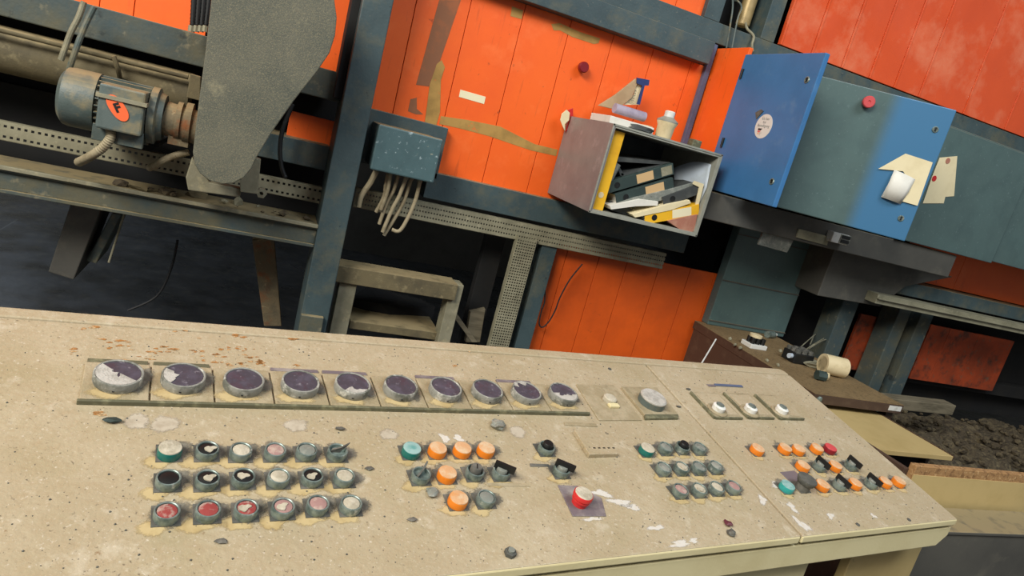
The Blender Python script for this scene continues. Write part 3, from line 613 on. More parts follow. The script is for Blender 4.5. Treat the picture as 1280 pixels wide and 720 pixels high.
def binder(name, c, ang, L, T, D, m, label, hole=True, lab=None, yaw=0, group=None, lm='tan', hs=-1, hy=.0):
    """spine centre c on its front face; L spine length, T thickness, D cover depth behind the spine"""
    u = Vector((math.cos(ang), 0, math.sin(ang))); v = Vector((-math.sin(ang), 0, math.cos(ang))); n = Vector((0,-1,0))
    if yaw:
        Rz = Matrix.Rotation(yaw, 3, 'Z'); u = Rz @ u; v = Rz @ v; n = Rz @ n
    c = Vector(c); t = thing(name, c, label, 'binder', group)
    MB().obox(c-n*.003, u, v, n, L/2, T/2, .003).build('spine', m, t, .001)
    for s in (-1, 1):
        b = MB(); b.obox(c-n*.003+v*s*(T/2-.001), u, v, -n, L/2, .0013, D); b.build('cover', m, t)
    MB().obox(c-n*.02, u, v, -n, L/2-.008, T/2-.006, D-.03).build('pages', 'paperw', t)
    if hole:
        q = c+u*hs*(L/2-.045)+n*.0002
        h = MB().lathe(q, n, [(.0125,0),(.0125,.0012),(.009,.0012),(.009,.0004),(0,.0004)], 20); h.build('finger_hole', 'black' if m != 'yellow' or hs == -1.01 else 'ivory', t)
    if lab:
        for s0, s1, mm in lab:
            MB().obox(c+u*(L/2*(s0+s1)/2)+n*.0002, u, v, n, L/2*(s1-s0)/2, T/2*.78, .0008).build('spine_label', mm, t)
    return t
# standing yellow binder (upright, against the left side)
cy_ = W(749,212,2.43); 
T_ = .055; xsb = bx0+tk+T_/2+.004
tb_ = thing('ring_binder', (xsb, 2.43, bz0+tk), 'yellow ring binder standing upright at the left of the wall box', 'binder')
MB().box(xsb-T_/2, xsb+T_/2, 2.425, 2.429, bz0+tk, bz0+tk+.315).build('spine', 'yellow', tb_, .001)
for s in (-1,1): MB().box(xsb+s*(T_/2-.0015)-.0015, xsb+s*(T_/2-.0015)+.0015, 2.429, 2.70, bz0+tk, bz0+tk+.315).build('cover', 'yellow', tb_)
MB().box(xsb-T_/2+.006, xsb+T_/2-.006, 2.44, 2.68, bz0+tk+.01, bz0+tk+.30).build('pages', 'paperw', tb_)
MB().lathe((xsb,2.425,bz0+tk+.06), (0,-1,0), [(.012,0),(.012,.0015),(0,.0015)], 20).build('finger_hole', 'ivory', tb_, label='pale ring around the finger hole')
def bpx(p0, p1, Y): 
    a = W(*p0, Y); c = W(*p1, Y); return (a+c)/2, math.atan2(c.z-a.z, c.x-a.x), (c-a).length
c, a, L = bpx((759,235),(842,211), 2.45)
binder('ring_binder', c, a, L, .047, .27, 'dgreen', 'dark green ring binder lying on top of the stack in the wall box', lab=[(-.12,.38,'tan'),(.62,.95,'tray')])
c, a, L = bpx((770,250),(842,229), 2.44)
binder('ring_binder', c, a, L, .047, .27, 'dgreen', 'second dark green ring binder from the top in the wall box', lab=[(.02,.66,'tan')])
c, a, L = bpx((829,253),(874,236), 2.425)
binder('ring_binder', c, a, L, .043, .20, 'dcard', 'short dark grey binder lying at the right of the stack', lab=None)
c, a, L = bpx((806,274),(874,262), 2.415)
binder('ring_binder', c, a, L, .046, .24, 'yellow', 'yellow ring binder lying at the bottom right of the wall box', hs=-1.01, lab=[(.0,.7,'label')])
# open dark binder
t = thing('open_binder', W(795,205,2.5), 'open dark folder gaping above the stack in the wall box', 'binder')
MB().prism(rect([(767,199),(772,196),(836,203),(835,206),(772,202)], 2.47), (0,.22,0)).build('upper_cover', 'dcard', t)
MB().prism(rect([(767,199),(770,200),(780,219),(776,220)], 2.47), (0,.22,0)).build('spine', 'dcard', t)
MB().prism(rect([(776,217),(838,203),(838,206),(778,221)], 2.47), (0,.22,0)).build('lower_cover', 'dcard', t)
tag(MB().prism(rect([(762,257),(800,249),(823,252),(822,257),(795,258),(764,262)], 2.42), (0,.2,0)).build('magazine', 'paperw', None, .001), 'thin white magazine under the dark binders', 'magazine')
tag(MB().prism(rect([(790,268),(836,255),(862,250),(864,254),(838,263),(794,272)], 2.412), (0,.2,0)).build('magazine', 'paper', None, .001), 'cream magazine above the lying yellow binder', 'magazine')
tag(MB().prism(rect([(762,250),(790,262),(800,270),(790,271),(764,263)], 2.46), (0,.2,0)).build('paper_pile', 'dcard', None, .001), 'dark crumpled pile low in the wall box', 'paper')
b = MB(); g = []
for i in range(9):
    s_ = i/8; Yq = 2.60-.17*s_; top = W(842+s_*50, 210-9*math.sin(s_*math.pi*.8)+s_*2, Yq); bot = W(838+s_*42, 240+s_*24, Yq)
    top.x = min(top.x, bx1-tk-.004); bot.x = min(bot.x, bx1-tk-.004); g.append([top, (top+bot)/2+Vector((0,-.02,0)), bot])
tag(b.sheet(g).build('plastic_sheet', 'paperb', None, 0, True), 'pale blue plastic sheet bent inside the right of the wall box', 'sheet')
tag(MB().prism(rect([(834,276),(872,268),(868,288),(860,294)], 2.41), (0,.12,0)).build('paper_sheet', 'pink', None, .001), 'faded reddish paper at the bottom right corner of the wall box', 'paper')
tag(MB().prism(rect([(868,226),(880,230),(872,262),(868,262),(874,234),(866,230)], 2.42), (0,.004,0)).build('paper_sheet', 'paper', None, 0), 'narrow cream paper edge bent around the short dark grey binder', 'paper')
tag(MB().prism(rect([(762,257),(792,247),(835,237),(868,228),(872,232),(830,250),(800,256)], 2.432), (0,.008,0)).build('folder', 'clear', None, .001), 'light grey folder cover sloping over the lying binders', 'folder')
c = W(762,215,2.5); tag(MB().cyl(W(757,228,2.47), W(770,204,2.47)+Vector((0,.0,0)), .022, 18).build('paper_roll', 'clear', None, 0, True), 'grey rolled tube behind the upright yellow binder', 'roll')
# things on top of the box
zt_b = bz1
t = thing('carton', (bx0+.08, 2.5, zt_b), 'flat white topped carton at the left end on the wall box', 'box')
MB().box(bx0+.0, bx0+.20, 2.44, 2.62, zt_b, zt_b+.028).build('body', 'paperw', t, .002)
tag(MB().box(bx0+.205, W(816,155,2.52).x, 2.51, 2.68, zt_b, zt_b+.036).build('carton', 'ivory', None, .003), 'long cream carton in the middle on the wall box', 'box')
c0 = W(762,139,2.68); zr_ = zt_b+.036+.026
c0 = W(767,139,2.60); c0.z = zt_b+.036+.034
tag(MB().lathe(c0, (1,.04,0), [(0,0),(.02,0),(.02,.15),(.014,.15),(.014,.1),(0,.1)], 24).build('paper_roll', 'roll', None, 0, True), 'grey violet paper roll lying on the cartons', 'roll')
t = thing('paper_bag', W(775,130,2.72), 'crumpled brown paper with blue tape propped on the wall box', 'paper')
P0 = rect([(748,132),(770,118),(795,98),(797,104),(790,122),(778,132),(765,136)], 2.74); MB().prism(P0, (0,.012,0)).build('folded_paper', 'kraft', t, .002)
MB().prism(rect([(780,131),(792,118),(797,101),(806,106),(799,131)], 2.75), (0,.004,0)).build('printed_page', 'paper', t)
MB().prism(rect([(796,97),(812,100),(811,107),(806,107),(800,131),(796,130),(803,107),(796,104)], 2.735), (0,.004,0)).build('tape', 'bluetape', t, label='dark blue tape')
for k in range(6):
    a = W(784+k*.6, 127-k*3.2, 2.745); MB().box(a.x, a.x+.035, 2.744, 2.7455, a.z, a.z+.0015).build('print_line', 'ink', t)
YBT = 2.462; xbt = W(832,160,YBT).x; t = thing('plastic_bottle', (xbt,YBT,zt_b), 'cream plastic bottle with white cap on the wall box', 'bottle')
MB().lathe((xbt,YBT,zt_b), (0,0,1), [(0,0),(.030,0),(.033,.006),(.036,.05),(.042,.062),(.042,.066),(.02,.07),(0,.07)], 28).build('body', 'ivory', t, 0, True)
MB().lathe((xbt,YBT,zt_b+.066), (0,0,1), [(.043,0),(.043,.006),(.028,.016),(.022,.02),(0,.02)], 28).build('collar', 'box_edge', t, 0, True)
MB().lathe((xbt,YBT,zt_b+.084), (0,0,1), [(.021,0),(.021,.022),(.018,.026),(0,.026)], 24).build('cap', 'white', t, 0, True)
lump('rag', (W(806,157,2.43).x,2.44,zt_b+.012), .035, 'dcard', 'dark crumpled rag lying at the front edge on the wall box', 'rag', sc=(1.7,.7,.35))
tag(MB().box(bx1-.09, bx1-.045, 2.50, 2.54, zt_b, zt_b+.035).build('small_block', 'olive', None, .004), 'small olive block near the right end on the wall box', 'block')
tag(MB().prism(rect([(702,142),(708,137),(712,141),(711,150),(706,155),(706,164),(703,158),(700,150)], 2.80), (0,-.004,0)).build('paper_tag', 'paper', None, .001), 'small cream tag hanging left of the wall box', 'tag')
tag(MB().prism(rect([(708,138),(716,135),(716,160),(706,165),(711,150)], 2.82), (0,-.004,0)).build('red_tag', 'red', None, .001), 'red scrap behind the cream tag left of the wall box', 'tag')

# =================================================================== TABLE AND THINGS AT RIGHT
ZTB = .80
tx0, tx1, ty0, ty1 = 2.215, 2.73, 1.955, 2.9
t = thing('brown_table', ((tx0+tx1)/2, 2.3, 0), 'brown chipboard table littered with parts behind the console', 'table')
MB().box(tx0, tx1, ty0, ty1-.07, ZTB-.002, ZTB).build('tabletop', 'table', t, .001)
MB().box(tx0, tx1, ty0, ty1-.07, ZTB-.042, ZTB-.0021).build('tabletop_core', 'table_edge', t, .002)
MB().box(tx0+.004, tx0+.022, ty0+.12, ty1-.08, 0, ZTB-.042).build('side_panel', 'table_edge', t, .001)
for x, y in ((tx1-.045,ty0+.03),(tx1-.045,ty1-.12)): MB().box(x, x+.04, y, y+.04, 0, ZTB-.042).build('leg', 'table_edge', t, .002)
MB().box(tx1-.085, tx1-.01, ty0-.0015, ty0+.001, ZTB-.030, ZTB-.008).build('edge_label', 'white', t)
q = ZP(1033,503,.78); MB().lathe((tx0+.03,ty0,ZTB-.022), (0,-1,0), [(.013,0),(.013,.004),(.009,.007),(0,.007)]).build('edge_button', 'chrome', t, 0, True)
def onT(x, y, z=ZTB): return ZP(x, y, z)
q = onT(942,434); t = thing('relay_block', q, 'white based relay with black terminals near the back of the brown table', 'relay')
MB().box(q.x-.05, q.x+.05, q.y-.035, q.y+.04, ZTB, ZTB+.022).build('base', 'white', t, .003)
for i in range(3):
    for j in range(2): MB().cyl((q.x-.03+i*.03, q.y-.015+j*.03, ZTB+.022), (q.x-.03+i*.03, q.y-.015+j*.03, ZTB+.05), .011, 12).build('terminal', 'black', t, 0, True)
MB().lathe((q.x,q.y+.01,ZTB+.05), (0,0,1), [(.03,0),(.03,.012),(.012,.016),(0,.016)]).build('round_top', 'ivory', t, 0, True)
q = onT(963,423); t = thing('plug_part', q, 'small grey plug lying behind the white based relay', 'plug')
MB().cyl((q.x-.03,q.y,ZTB+.018), (q.x+.03,q.y+.02,ZTB+.018), .018, 14).build('body', 'chrome', t, 0, True); MB().cyl((q.x+.03,q.y+.02,ZTB+.018), (q.x+.055,q.y+.028,ZTB+.018), .009, 12).build('tip', 'white', t, 0, True)
q = onT(995,452); t = thing('contact_block', q, 'black multi hole contact block in the middle of the brown table', 'contact block')
MB().box(q.x-.055, q.x+.06, q.y-.04, q.y+.045, ZTB, ZTB+.05).build('housing', 'black', t, .004)
for i in range(3):
    for j in range(3):
        MB().lathe((q.x-.035+i*.038, q.y-.025+j*.028, ZTB+.05), (0,0,1), [(.014,0),(.014,.016),(.0105,.016),(.0105,.002),(0,.002)], 16).build('socket_ring', 'gasket', t, 0, True)
MB().cyl((q.x-.075,q.y-.02,ZTB+.03), (q.x-.05,q.y-.015,ZTB+.03), .012, 12).build('blue_plug', 'paperb', t, 0, True)
q = onT(1038,470); t = thing('paper_roll', q, 'torn tan cardboard roll near the right edge of the brown table', 'roll')
MB().lathe((q.x-.04,q.y+.03,ZTB+.046), (1,-.25,0), [(.046,0),(.046,.11),(.034,.11),(.034,0)], 28).build('tube_wall', 'ivory', t, 0, True)
MB().lathe((q.x-.035,q.y+.03,ZTB+.046), (1,-.25,0), [(0,0),(.033,0),(.033,.09),(0,.09)], 24).build('core', 'maroon', t, 0, True)
q = onT(1026,475); t = thing('cable_plug', q, 'dark plug with tan collar at the front of the tan roll', 'plug')
MB().cyl((q.x-.035,q.y,ZTB+.022), (q.x+.005,q.y-.01,ZTB+.022), .022, 8).build('body', 'dgreen', t); MB().cyl((q.x+.0,q.y+.02,ZTB+.02), (q.x+.035,q.y+.0,ZTB+.02), .017, 8).build('collar', 'ivory', t)
lump('grey_rag', onT(1015,458)+Vector((0,0,.012)), .05, 'dusty', 'grey dusty rag between the black block and the tan roll', 'rag', sc=(1.3,.9,.35))
for k, (a, c, e, f_) in enumerate(((1000,436,1030,418),(1010,438,1040,430),(1012,432,1022,412),(1005,440,1045,424))):
    p, q = onT(a, c), onT(e, f_); p.z += .01; q.z += .03
    tag(MB().tube([p, (p+q)/2+Vector((0,0,.02)), q], .003, 6).build('wire_end', 'dusty', None, 0, True), 'stiff dusty wire end behind the black contact block, %s of four' % ORD[k], 'wire', 'loose wire ends on the table')
for i, (a, c) in enumerate(((912,425),(918,432),(925,436),(928,428),(936,428),(958,452),(972,458),(975,440))):
    q = onT(a, c); lump('table_crumb', (q.x,q.y,ZTB+.006), .009, 'tray', 'small pale crumb on the brown table, %s from its back left corner' % ORD[i], 'debris', 'crumbs on the table', sub=1)
tag(MB().cyl((lambda a, c: c+(a-c)*(c.z/(c.z-a.z)))(W(883,444,2.1), W(895,424,2.2)), W(895,424,2.2), .003, 8).build('thin_rod', 'white', None, 0, True), 'thin white rod leaning between console and brown table', 'rod')
# low beige cabinet
t = thing('beige_cabinet', (2.5, 1.9, 0), 'low beige laminate cabinet half under the brown table', 'cabinet')
zb_ = .735; e0 = ZP(1082,508,zb_); e1 = ZP(1193,571,zb_); xe_ = (e0.x+e1.x)/2
MB().box(2.24, xe_, e1.y, 2.25, zb_-.018, zb_).build('top_board', 'cream_shelf', t, .001)
MB().box(xe_-.02, xe_, e1.y+.08, 2.22, .03, zb_-.018).build('side_panel', 'table_edge', t, .001)
MB().box(2.24, xe_-.02, e1.y+.10, e1.y+.12, .03, zb_-.018).build('shade_panel', 'void', t, .001)  # dark panel stands in for the black shadow under the top board
b = MB(); b.box(xe_, xe_+.005, e1.y, 2.25, zb_-.02, zb_+.003); b.build('edge_strip', 'table_edge', t)
# chipboard box beside the console
pz = W(1160,580,1.32).z
t = thing('chipboard_box', (2.3, 1.4, 0), 'open beige laminated chipboard box beside the right end of the console', 'box')
MB().box(1.975, 2.75, 1.2995, 1.302, 0, pz-.030).build('front_face', 'cream_shelf', t)
MB().box(1.975, 2.75, 1.302, 1.325, 0, pz-.001).build('front_board', 'chip', t, .002)
MB().box(1.955, 1.974, 1.32, 1.62, 0, pz-.02).build('side_board', 'table_edge', t, .001)
# dark box added to give a dark tone at the lower right
a0 = W(1145,695,1.16); a1 = W(1193,664,1.16)
t = thing('dark_filler_box', (a0.x+.3, 1.2, 0), 'dark grey low filler box just beyond the right end of the console', 'cabinet')
MB().box(a0.x, a0.x+.62, 1.16, 1.28, .06, a1.z-.01).build('body', 'brownbody', t, .004)
MB().box(a0.x+.02, a0.x+.60, 1.18, 1.26, 0, .06).build('plinth', 'void', t)
MB().box(a0.x-.004, a0.x+.624, 1.155, 1.285, a1.z-.01, a1.z).build('top_board', 'brownbody', t, .002)
# wooden bar and rubble
q0 = ZP(1112,507,.62); tag(MB().prism([(q0.x,q0.y+.0,.60),(q0.x+.0,q0.y+.08,.60),(q0.x,q0.y+.08,.66),(q0.x,q0.y,.66)], (.55,.03,0)).build('wooden_bar', 'wood', None, .004), 'grey wooden bar lying behind the brown table', 'bar')
bm = bmesh.new(); nx, ny = 70, 40; vv_ = []
import mathutils
for j in range(ny+1):
    for i in range(nx+1):
        x = 3.13+i*2.6/nx; y = 1.9+j*1.0/ny
        e = min(1, (x-3.13)/.5, (y-1.9)/.35)
        z = .42*max(0, e)**.6+.06*mathutils.noise.noise((x*5,y*5,0))+.03*mathutils.noise.noise((x*16,y*16,2)); vv_.append(bm.verts.new((x,y,max(z,.0))))
for j in range(ny):
    for i in range(nx):
        a = j*(nx+1)+i; bm.faces.new((vv_[a],vv_[a+1],vv_[a+nx+2],vv_[a+nx+1]))
for k in range(520):
    x = random.uniform(3.2,5.6); y = random.uniform(1.98,2.88); e = min(1,(x-3.13)/.5,(y-1.9)/.35); z = .42*max(0,e)**.6+.015; s_ = random.uniform(.008,.028)
    r_ = bmesh.ops.create_icosphere(bm, subdivisions=1, radius=s_)
    for v in r_['verts']: v.co = Vector((v.co.x*random.uniform(.7,1.4)+x, v.co.y*random.uniform(.7,1.3)+y, v.co.z*.7+z))
q = MB(); q.bm.free(); q.bm = bm; tag(q.build('rubble_heap', 'rubble'), 'heap of dark rubble and chips on the ground at far right', 'rubble', kind='stuff')

# =================================================================== CONSOLE
CY, CS = .1461, .2065
eu = Vector((math.cos(CY), math.sin(CY), 0)); ev = Vector((-math.sin(CY)*math.cos(CS), math.cos(CY)*math.cos(CS), math.sin(CS))); en = eu.cross(ev)
eh = Vector((-math.sin(CY), math.cos(CY), 0)); ez = Vector((0,0,1))
_d = ray(210, 600); O = CAM+_d*.8
def con(x, y, h=0):
    d_ = ray(x, y); tt = (O+en*h-CAM).dot(en)/d_.dot(en); P = CAM+d_*tt-O; return P.dot(eu), P.dot(ev)
def C3(u, v, h=0): return O+eu*u+ev*v+en*h
US, UR = .972, 1.472; UL = -.62; VF, VB = -.172, .322; TH = .012
base = C3(.5, -.17); base.z = 0
CON = thing('control_console', base, 'long dusty beige control console with sloping panel of gauges, buttons and switches', 'console')
def plate(name, u0, u1, v0, v1, h0, h1, m, parent=CON, bev=.0015, label=None, corner=0):
    P = [(u0,v0),(u1,v0),(u1,v1),(u0,v1)]
    if corner:
        P = [(u0,v0),(u1,v0)]+[(u1-corner+corner*math.cos(a), v1-corner+corner*math.sin(a)) for a in [i*math.pi/2/6 for i in range(7)]]+[(u0,v1)]
    return MB().prism([C3(a, c, h0) for a, c in P], en*(h1-h0)).build(name, m, parent, bev, label=label)
plate('top_panel', UL, US-.003, VF, VB, -TH, 0, 'console', label='long left panel of the sloping top')
plate('top_panel', US+.003, UR, VF, VB, -TH, 0, 'console', label='short right panel of the sloping top')
plate('rear_lip', UL, UR-.002, VB+.001, .35, -.03, .0015, 'console', bev=.004, corner=.02)
# body below
def cbox(name, u0, u1, d0, d1, z0, z1, m, label=None, bev=.002, parent=CON):
    zf = C3(0, VF).z
    f0 = O+ev*VF; 
    def q(u, dd, z): p = f0+eu*u+eh*dd; return Vector((p.x, p.y, z))
    return MB().hexa([q(u0,d0,z0),q(u1,d0,z0),q(u1,d1,z0),q(u0,d1,z0),q(u0,d0,z1),q(u1,d0,z1),q(u1,d1,z1),q(u0,d1,z1)]).build(name, m, parent, bev, label=label)
zf = C3(0, VF).z
def lipseg(u0, u1):
    P = [C3(u0,VF,0), C3(u0,VF,-TH), C3(u0,VF+.006,-TH), C3(u0,VF+.006,0)]
    a = C3(u0,VF-.001,-.0005); bq = a-ez*.014
    return MB().prism([a, bq, bq+eh*.012, a+eh*.012-ez*.0], eu*(u1-u0)).build('front_lip', 'cream', CON, .0025, label='cream painted front edge')
lipseg(UL, US-.003); lipseg(US+.003, UR)
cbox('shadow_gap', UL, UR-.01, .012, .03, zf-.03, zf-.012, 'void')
def cv_(x, y, dd):   # point on the vertical plane dd behind the front edge
    f0 = O+ev*VF+eh*dd; d_ = ray(x, y); tt = (f0-CAM).dot(eh)/d_.dot(eh); P = CAM+d_*tt; return (P-O).dot(eu), P.z
za = cv_(1060,698,.004)[1]; zap = zf-.022
f0 = O+ev*VF+eh*.004
def fq(u, z, dd=0): p = f0+eu*u+eh*dd; return Vector((p.x, p.y, z))
MB().prism([fq(UL,za), fq(UR-.03,za), fq(UR,zap-.02), fq(UR,zap), fq(UL,zap)], eh*.02).build('front_apron', 'cream', CON, .002, label='cream front apron')
cbox('side_panel', UR-.02, UR-.004, .03, .47, zf-.06, zf+.0, 'cream')
# sloped closing under right edge
P = [C3(UR-.004,VF+.005,-TH), C3(UR-.004,.345,-.03), fq(UR-.004, zf-.06, .50), fq(UR-.004, zf-.06, .02)]
MB().prism(P, -eu*.012).build('end_panel', 'cream', CON, .001)
up = cv_(1003,716,.04)[0]
cbox('pedestal', UL+.02, up, .035, .46, .02, zf-.055, 'cream', label='cream pedestal under the left panel')
u2 = cv_(1057,716,.06)[0]; u3 = cv_(1146,700,.06)[0]
cbox('back_board', up, u2+.02, .20, .22, .02, zf-.05, 'void')
cbox('rear_panel', u2, u3, .06, .08, .02, zf-.05, 'cream_shelf', label='tan panel under the right panel')
cbox('rear_panel', up, UR-.02, .44, .46, .02, zf+.05, 'table_edge')
cbox('leg', UR-.06, UR-.03, .40, .43, 0, zf+.0, 'cream')

CACHE = {}
def part(key, mkmesh, name, m, u, v, h, parent, smooth=True, rot=0, label=None):
    """same shape reused wherever it repeats"""
    k = (key, m)
    if k not in CACHE:
        b = MB(); mkmesh(b); bm = b.bm; bmesh.ops.recalc_face_normals(bm, faces=bm.faces)
        for vtx in bm.verts: p = vtx.co.copy(); vtx.co = eu*p.x+ev*p.y+en*p.z
        me = bpy.data.meshes.new(name); bm.to_mesh(me); bm.free(); me.materials.append(M[m])
        if smooth: me.shade_smooth(); me.set_sharp_from_angle(angle=math.radians(35))
        CACHE[k] = me
    o = bpy.data.objects.new(name, CACHE[k]); COL.objects.link(o)
    org = Vector((0,0,0)); p = parent
    while p: org += p.location; p = p.parent
    o.parent = parent; o.location = C3(u, v, h)-org
    if rot: o.rotation_mode = 'QUATERNION'; o.rotation_quaternion = Matrix.Rotation(rot, 4, en).to_quaternion()
    if label: o['label'] = label
    return o
# --- square gauges
G = [(150,467.5,.030),(229.5,470,.0285),(304,475,.028),(375,477.5,.028),(440.5,480,.028),(500.5,482.5,.028),(557,484.5,.028),(609,487,.028),(658,489,.028),(704.5,491,.0285)]
gu0, gu1 = -.104, .700; gv0, gv1 = .140, .222
st = (gu1-gu0)/10
plate('gauge_trim', gu0-.001, gu1+.001, gv0-.005, gv0-.0003, 0, .007, 'olive', bev=.0008)
for i, (gx, gy, gr) in enumerate(G):
    a0 = gu0+i*st; uc, vc = con(gx, gy, .017)
    uc = .5*uc+.5*(a0+st/2); 
    g = plate('round_gauge', a0+.0012, a0+st-.0012, gv0, gv1, 0, .005, 'baseplate', bev=.0012, label='round gauge with dark violet face' if i else 'round gauge with face half covered in pale dust')
    h0 = .005
    part('rim%.4f' % gr, lambda b: b.lathe((0,0,0), (0,0,1), [(gr*.96,0),(gr,.003),(gr,.013),(gr*.985,.0145),(gr*.93,.015),(gr*.89,.0143),(gr*.885,.0125),(0,.0125)], 44), 'rim', 'rim', uc, vc, h0, g)
    part('dial%.4f' % gr, lambda b: b.lathe((0,0,0), (0,0,1), [(0,0),(gr*.87,0),(gr*.87,.0012),(0,.0012)], 40), 'dial', 'dial', uc, vc, h0+.0125, g)
    if i in (0, 1, 9, 8, 4):
        def crust(b, i=i):
            random.seed(i); rr = gr*.9; a1, a2 = {0:(2.4,5.6),1:(2.6,4.0),9:(3.3,6.0),8:(1.2,2.6),4:(4.0,5.6)}[i]; n_ = 18; P = []
            for k in range(n_+1): a = a1+(a2-a1)*k/n_; P.append((rr*math.cos(a), rr*math.sin(a), 0))
            for k in range(n_-1, 0, -1): a = a1+(a2-a1)*k/n_; q = rr*((.45 if i else .12)+.16*math.sin(3*a+i)+.08*math.sin(7*a)+.06*random.random()+(.2 if i in (8,4) else 0)); P.append((q*math.cos(a), q*math.sin(a), 0))
            b.prism(P, (0,0,.001))
        part('crust%d' % i, crust, 'dust_crust', 'dustcrust', uc, vc, h0+.0138, g, False)
    part('gscrew', lambda b: b.lathe((0,0,0), (0,0,1), [(.0016,0),(.0016,.001),(0,.001)], 10), 'screw', 'black', uc-.004, vc-gr*.95-.001, h0+.005, g)
    if i in (0, 1, 3, 4, 6, 8): plate('label_strip', a0+.003, a0+st-.004, gv1+.003, gv1+.011, 0, .003, 'olive' if i < 2 else 'purple', g, .0005)
# spare plates right of the gauges
def quad(px, h): return [con(*q, h) for q in px]
def pquad(name, px, h0, h1, m, parent=CON, label=None, bev=.001):
    return MB().prism([C3(a, c, h0) for a, c in quad(px, h1)], en*(h1-h0)).build(name, m, parent, bev, label=label)
g = pquad('blank_plate', [(720,480),(767,481),(803,525),(749,525)], 0, .0025, 'baseplate', label='flat beige plate with a small dusty button')
uc, vc = con(763,497,.01); part('nub', lambda b: b.lathe((0,0,0), (0,0,1), [(.0135,0),(.0135,.008),(.011,.010),(0,.010)], 24), 'button_cap', 'dust_top', uc, vc, .002, g)
plate('button_foot', uc-.013, uc+.011, vc-.024, vc-.013, .002, .008, 'cream', g)
g = pquad('square_switch_plate', [(777,483),(821,484),(848,518),(806,518)], 0, .006, 'baseplate', label='raised square plate with large dusty round knob')
pquad('plate_edge', [(806,517.5),(848,517.5),(848.5,522),(807,522.5)], 0, .006, 'olive', g)
uc, vc = con(817,497,.02); part('bigknob', lambda b: b.lathe((0,0,0), (0,0,1), [(.026,0),(.028,.004),(.028,.015),(.025,.018),(0,.018)], 36), 'knob', 'dustcrust', uc, vc, .006, g)
part('bigknobside', lambda b: b.lathe((0,0,0), (0,0,1), [(.0284,0),(.0284,.013),(.0275,.013)], 36), 'knob_skirt', 'grey_metal', uc, vc, .006, g)
for i, px in enumerate(([(864,490),(896,491),(925,526),(893.7,526)], [(905,492.5),(936,491.5),(965,525.5),(933.7,525)], [(941,493),(972.5,495),(1005,526),(973.7,526)])):
    q = quad(px, 0); cu = sum(a for a, c in q)/4; cv = sum(c for a, c in q)/4
    g = plate('meter_frame', cu-.040, cu+.040, cv-.042, cv+.042, 0, .0055, 'baseplate', label='dusty square meter with silver knob, %s of three on the right panel' % ('left','middle','right')[i])
    plate('meter_glass', cu-.034, cu+.034, cv-.036, cv+.036, .0055, .0065, 'console', g)
    plate('frame_edge', cu-.041, cu+.041, cv-.046, cv-.0422, 0, .006, 'olive', g, .0005)
    plate('frame_edge', cu-.045, cu-.0402, cv-.044, cv+.042, 0, .006, 'olive', g, .0005)
    kx, ky = ((898.7,509),(938.7,510.5),(977.5,511.5))[i]; ku, kv = con(kx, ky, .014)
    part('mring', lambda b: b.lathe((0,0,0), (0,0,1), [(.023,0),(.022,.002),(0,.002)], 28), 'ring', 'baseplate', ku, kv, .0065, g)
    part('mknob', lambda b: b.lathe((0,0,0), (0,0,1), [(.014,0),(.014,.009),(.011,.011),(0,.011)], 24), 'silver_knob', 'white', ku, kv, .0085, g)
    part('mtop', lambda b: b.lathe((0,0,0), (0,0,1), [(.009,0),(.009,.002),(0,.002)], 18), 'knob_top', 'chrome', ku+.001, kv+.001, .0195, g)
plate('label_strip', *(lambda a, c: (a[0], c[0], a[1]-.004, a[1]+.004))(con(893,481.5), con(927,483)), 0, .003, 'blue_grey')
plate('label_strip', *(lambda a, c: (a[0], c[0], a[1]-.004, a[1]+.004))(con(884,482), con(893,482)), 0, .002, 'purple')
# flat cover plate with slots
g = pquad('cover_plate', [(718,537),(748,538),(774,567),(737,568)], 0, .008, 'console', label='raised beige cover plate with a row of slots')
for k in range(5):
    uq, vq = con(743+k*6, 560, .008); plate('slot', uq-.0025, uq+.0025, vq-.0012, vq+.0012, .008, .0084, 'black', g, 0)
uq, vq = con(755,566,.004); plate('bright_edge', uq-.022, uq+.026, vq-.003, vq-.0005, 0, .0075, 'cream', g, .0005)
pquad('slot_strip', [(705,527),(745,529),(747,533),(706,531)], 0, .002, 'baseplate')

# --- buttons
R_ = .0137
def gasket(b): b.box(-.0148,.0150,-.0125,.0185,0,.0012)
def ringm(b): b.lathe((0,0,0), (0,0,1), [(R_*.95,0),(R_,.002),(R_,.010),(R_*.97,.0115),(R_*.88,.0118),(R_*.82,.011),(R_*.8,.006),(0,.006)], 32)
def lens(b): b.lathe((0,0,0), (0,0,1), [(R_*.78,0),(R_*.76,.0042),(R_*.5,.0052),(0,.0055)], 28)
def capl(b): b.lathe((0,0,0), (0,0,1), [(R_*1.0,0),(R_*1.02,.002),(R_*1.02,.0095),(R_*.97,.011),(0,.011)], 32)
def captop(b): b.lathe((0,0,0), (0,0,1), [(R_*.97,0),(R_*.94,.0012),(R_*.5,.0018),(0,.0018)], 32)
def flagm(b): b.box(-R_*1.0,R_*1.35,-.0022,.0022,0,.0115)
def plugm(b): b.lathe((0,0,0), (0,0,1), [(R_*.62,0),(R_*.62,.008),(R_*.55,.0095),(0,.0095)], 24)
def shard(b): b.prism([(-.010,-.002,0),(.002,.001,0),(.010,.003,.012),(.013,.004,.018),(.002,.0,.010),(-.008,-.002,.006)], (0,.003,0))
def chipm(b): b.prism([(.0058*(1+.35*math.sin(2*a+.5)+.18*math.sin(5*a))*math.cos(a), .0050*(1+.3*math.sin(3*a))*math.sin(a), 0) for a in [2*math.pi*k/26 for k in range(26)]], (0,0,.0012))
def patch(b):
    random.seed(5); b.prism([(.020*(1+.25*math.sin(3*a+1))*math.cos(a)*1.15, .012*(1+.2*math.cos(2*a))*math.sin(a), 0) for a in [2*math.pi*k/20 for k in range(20)]], (0,0,.0006))
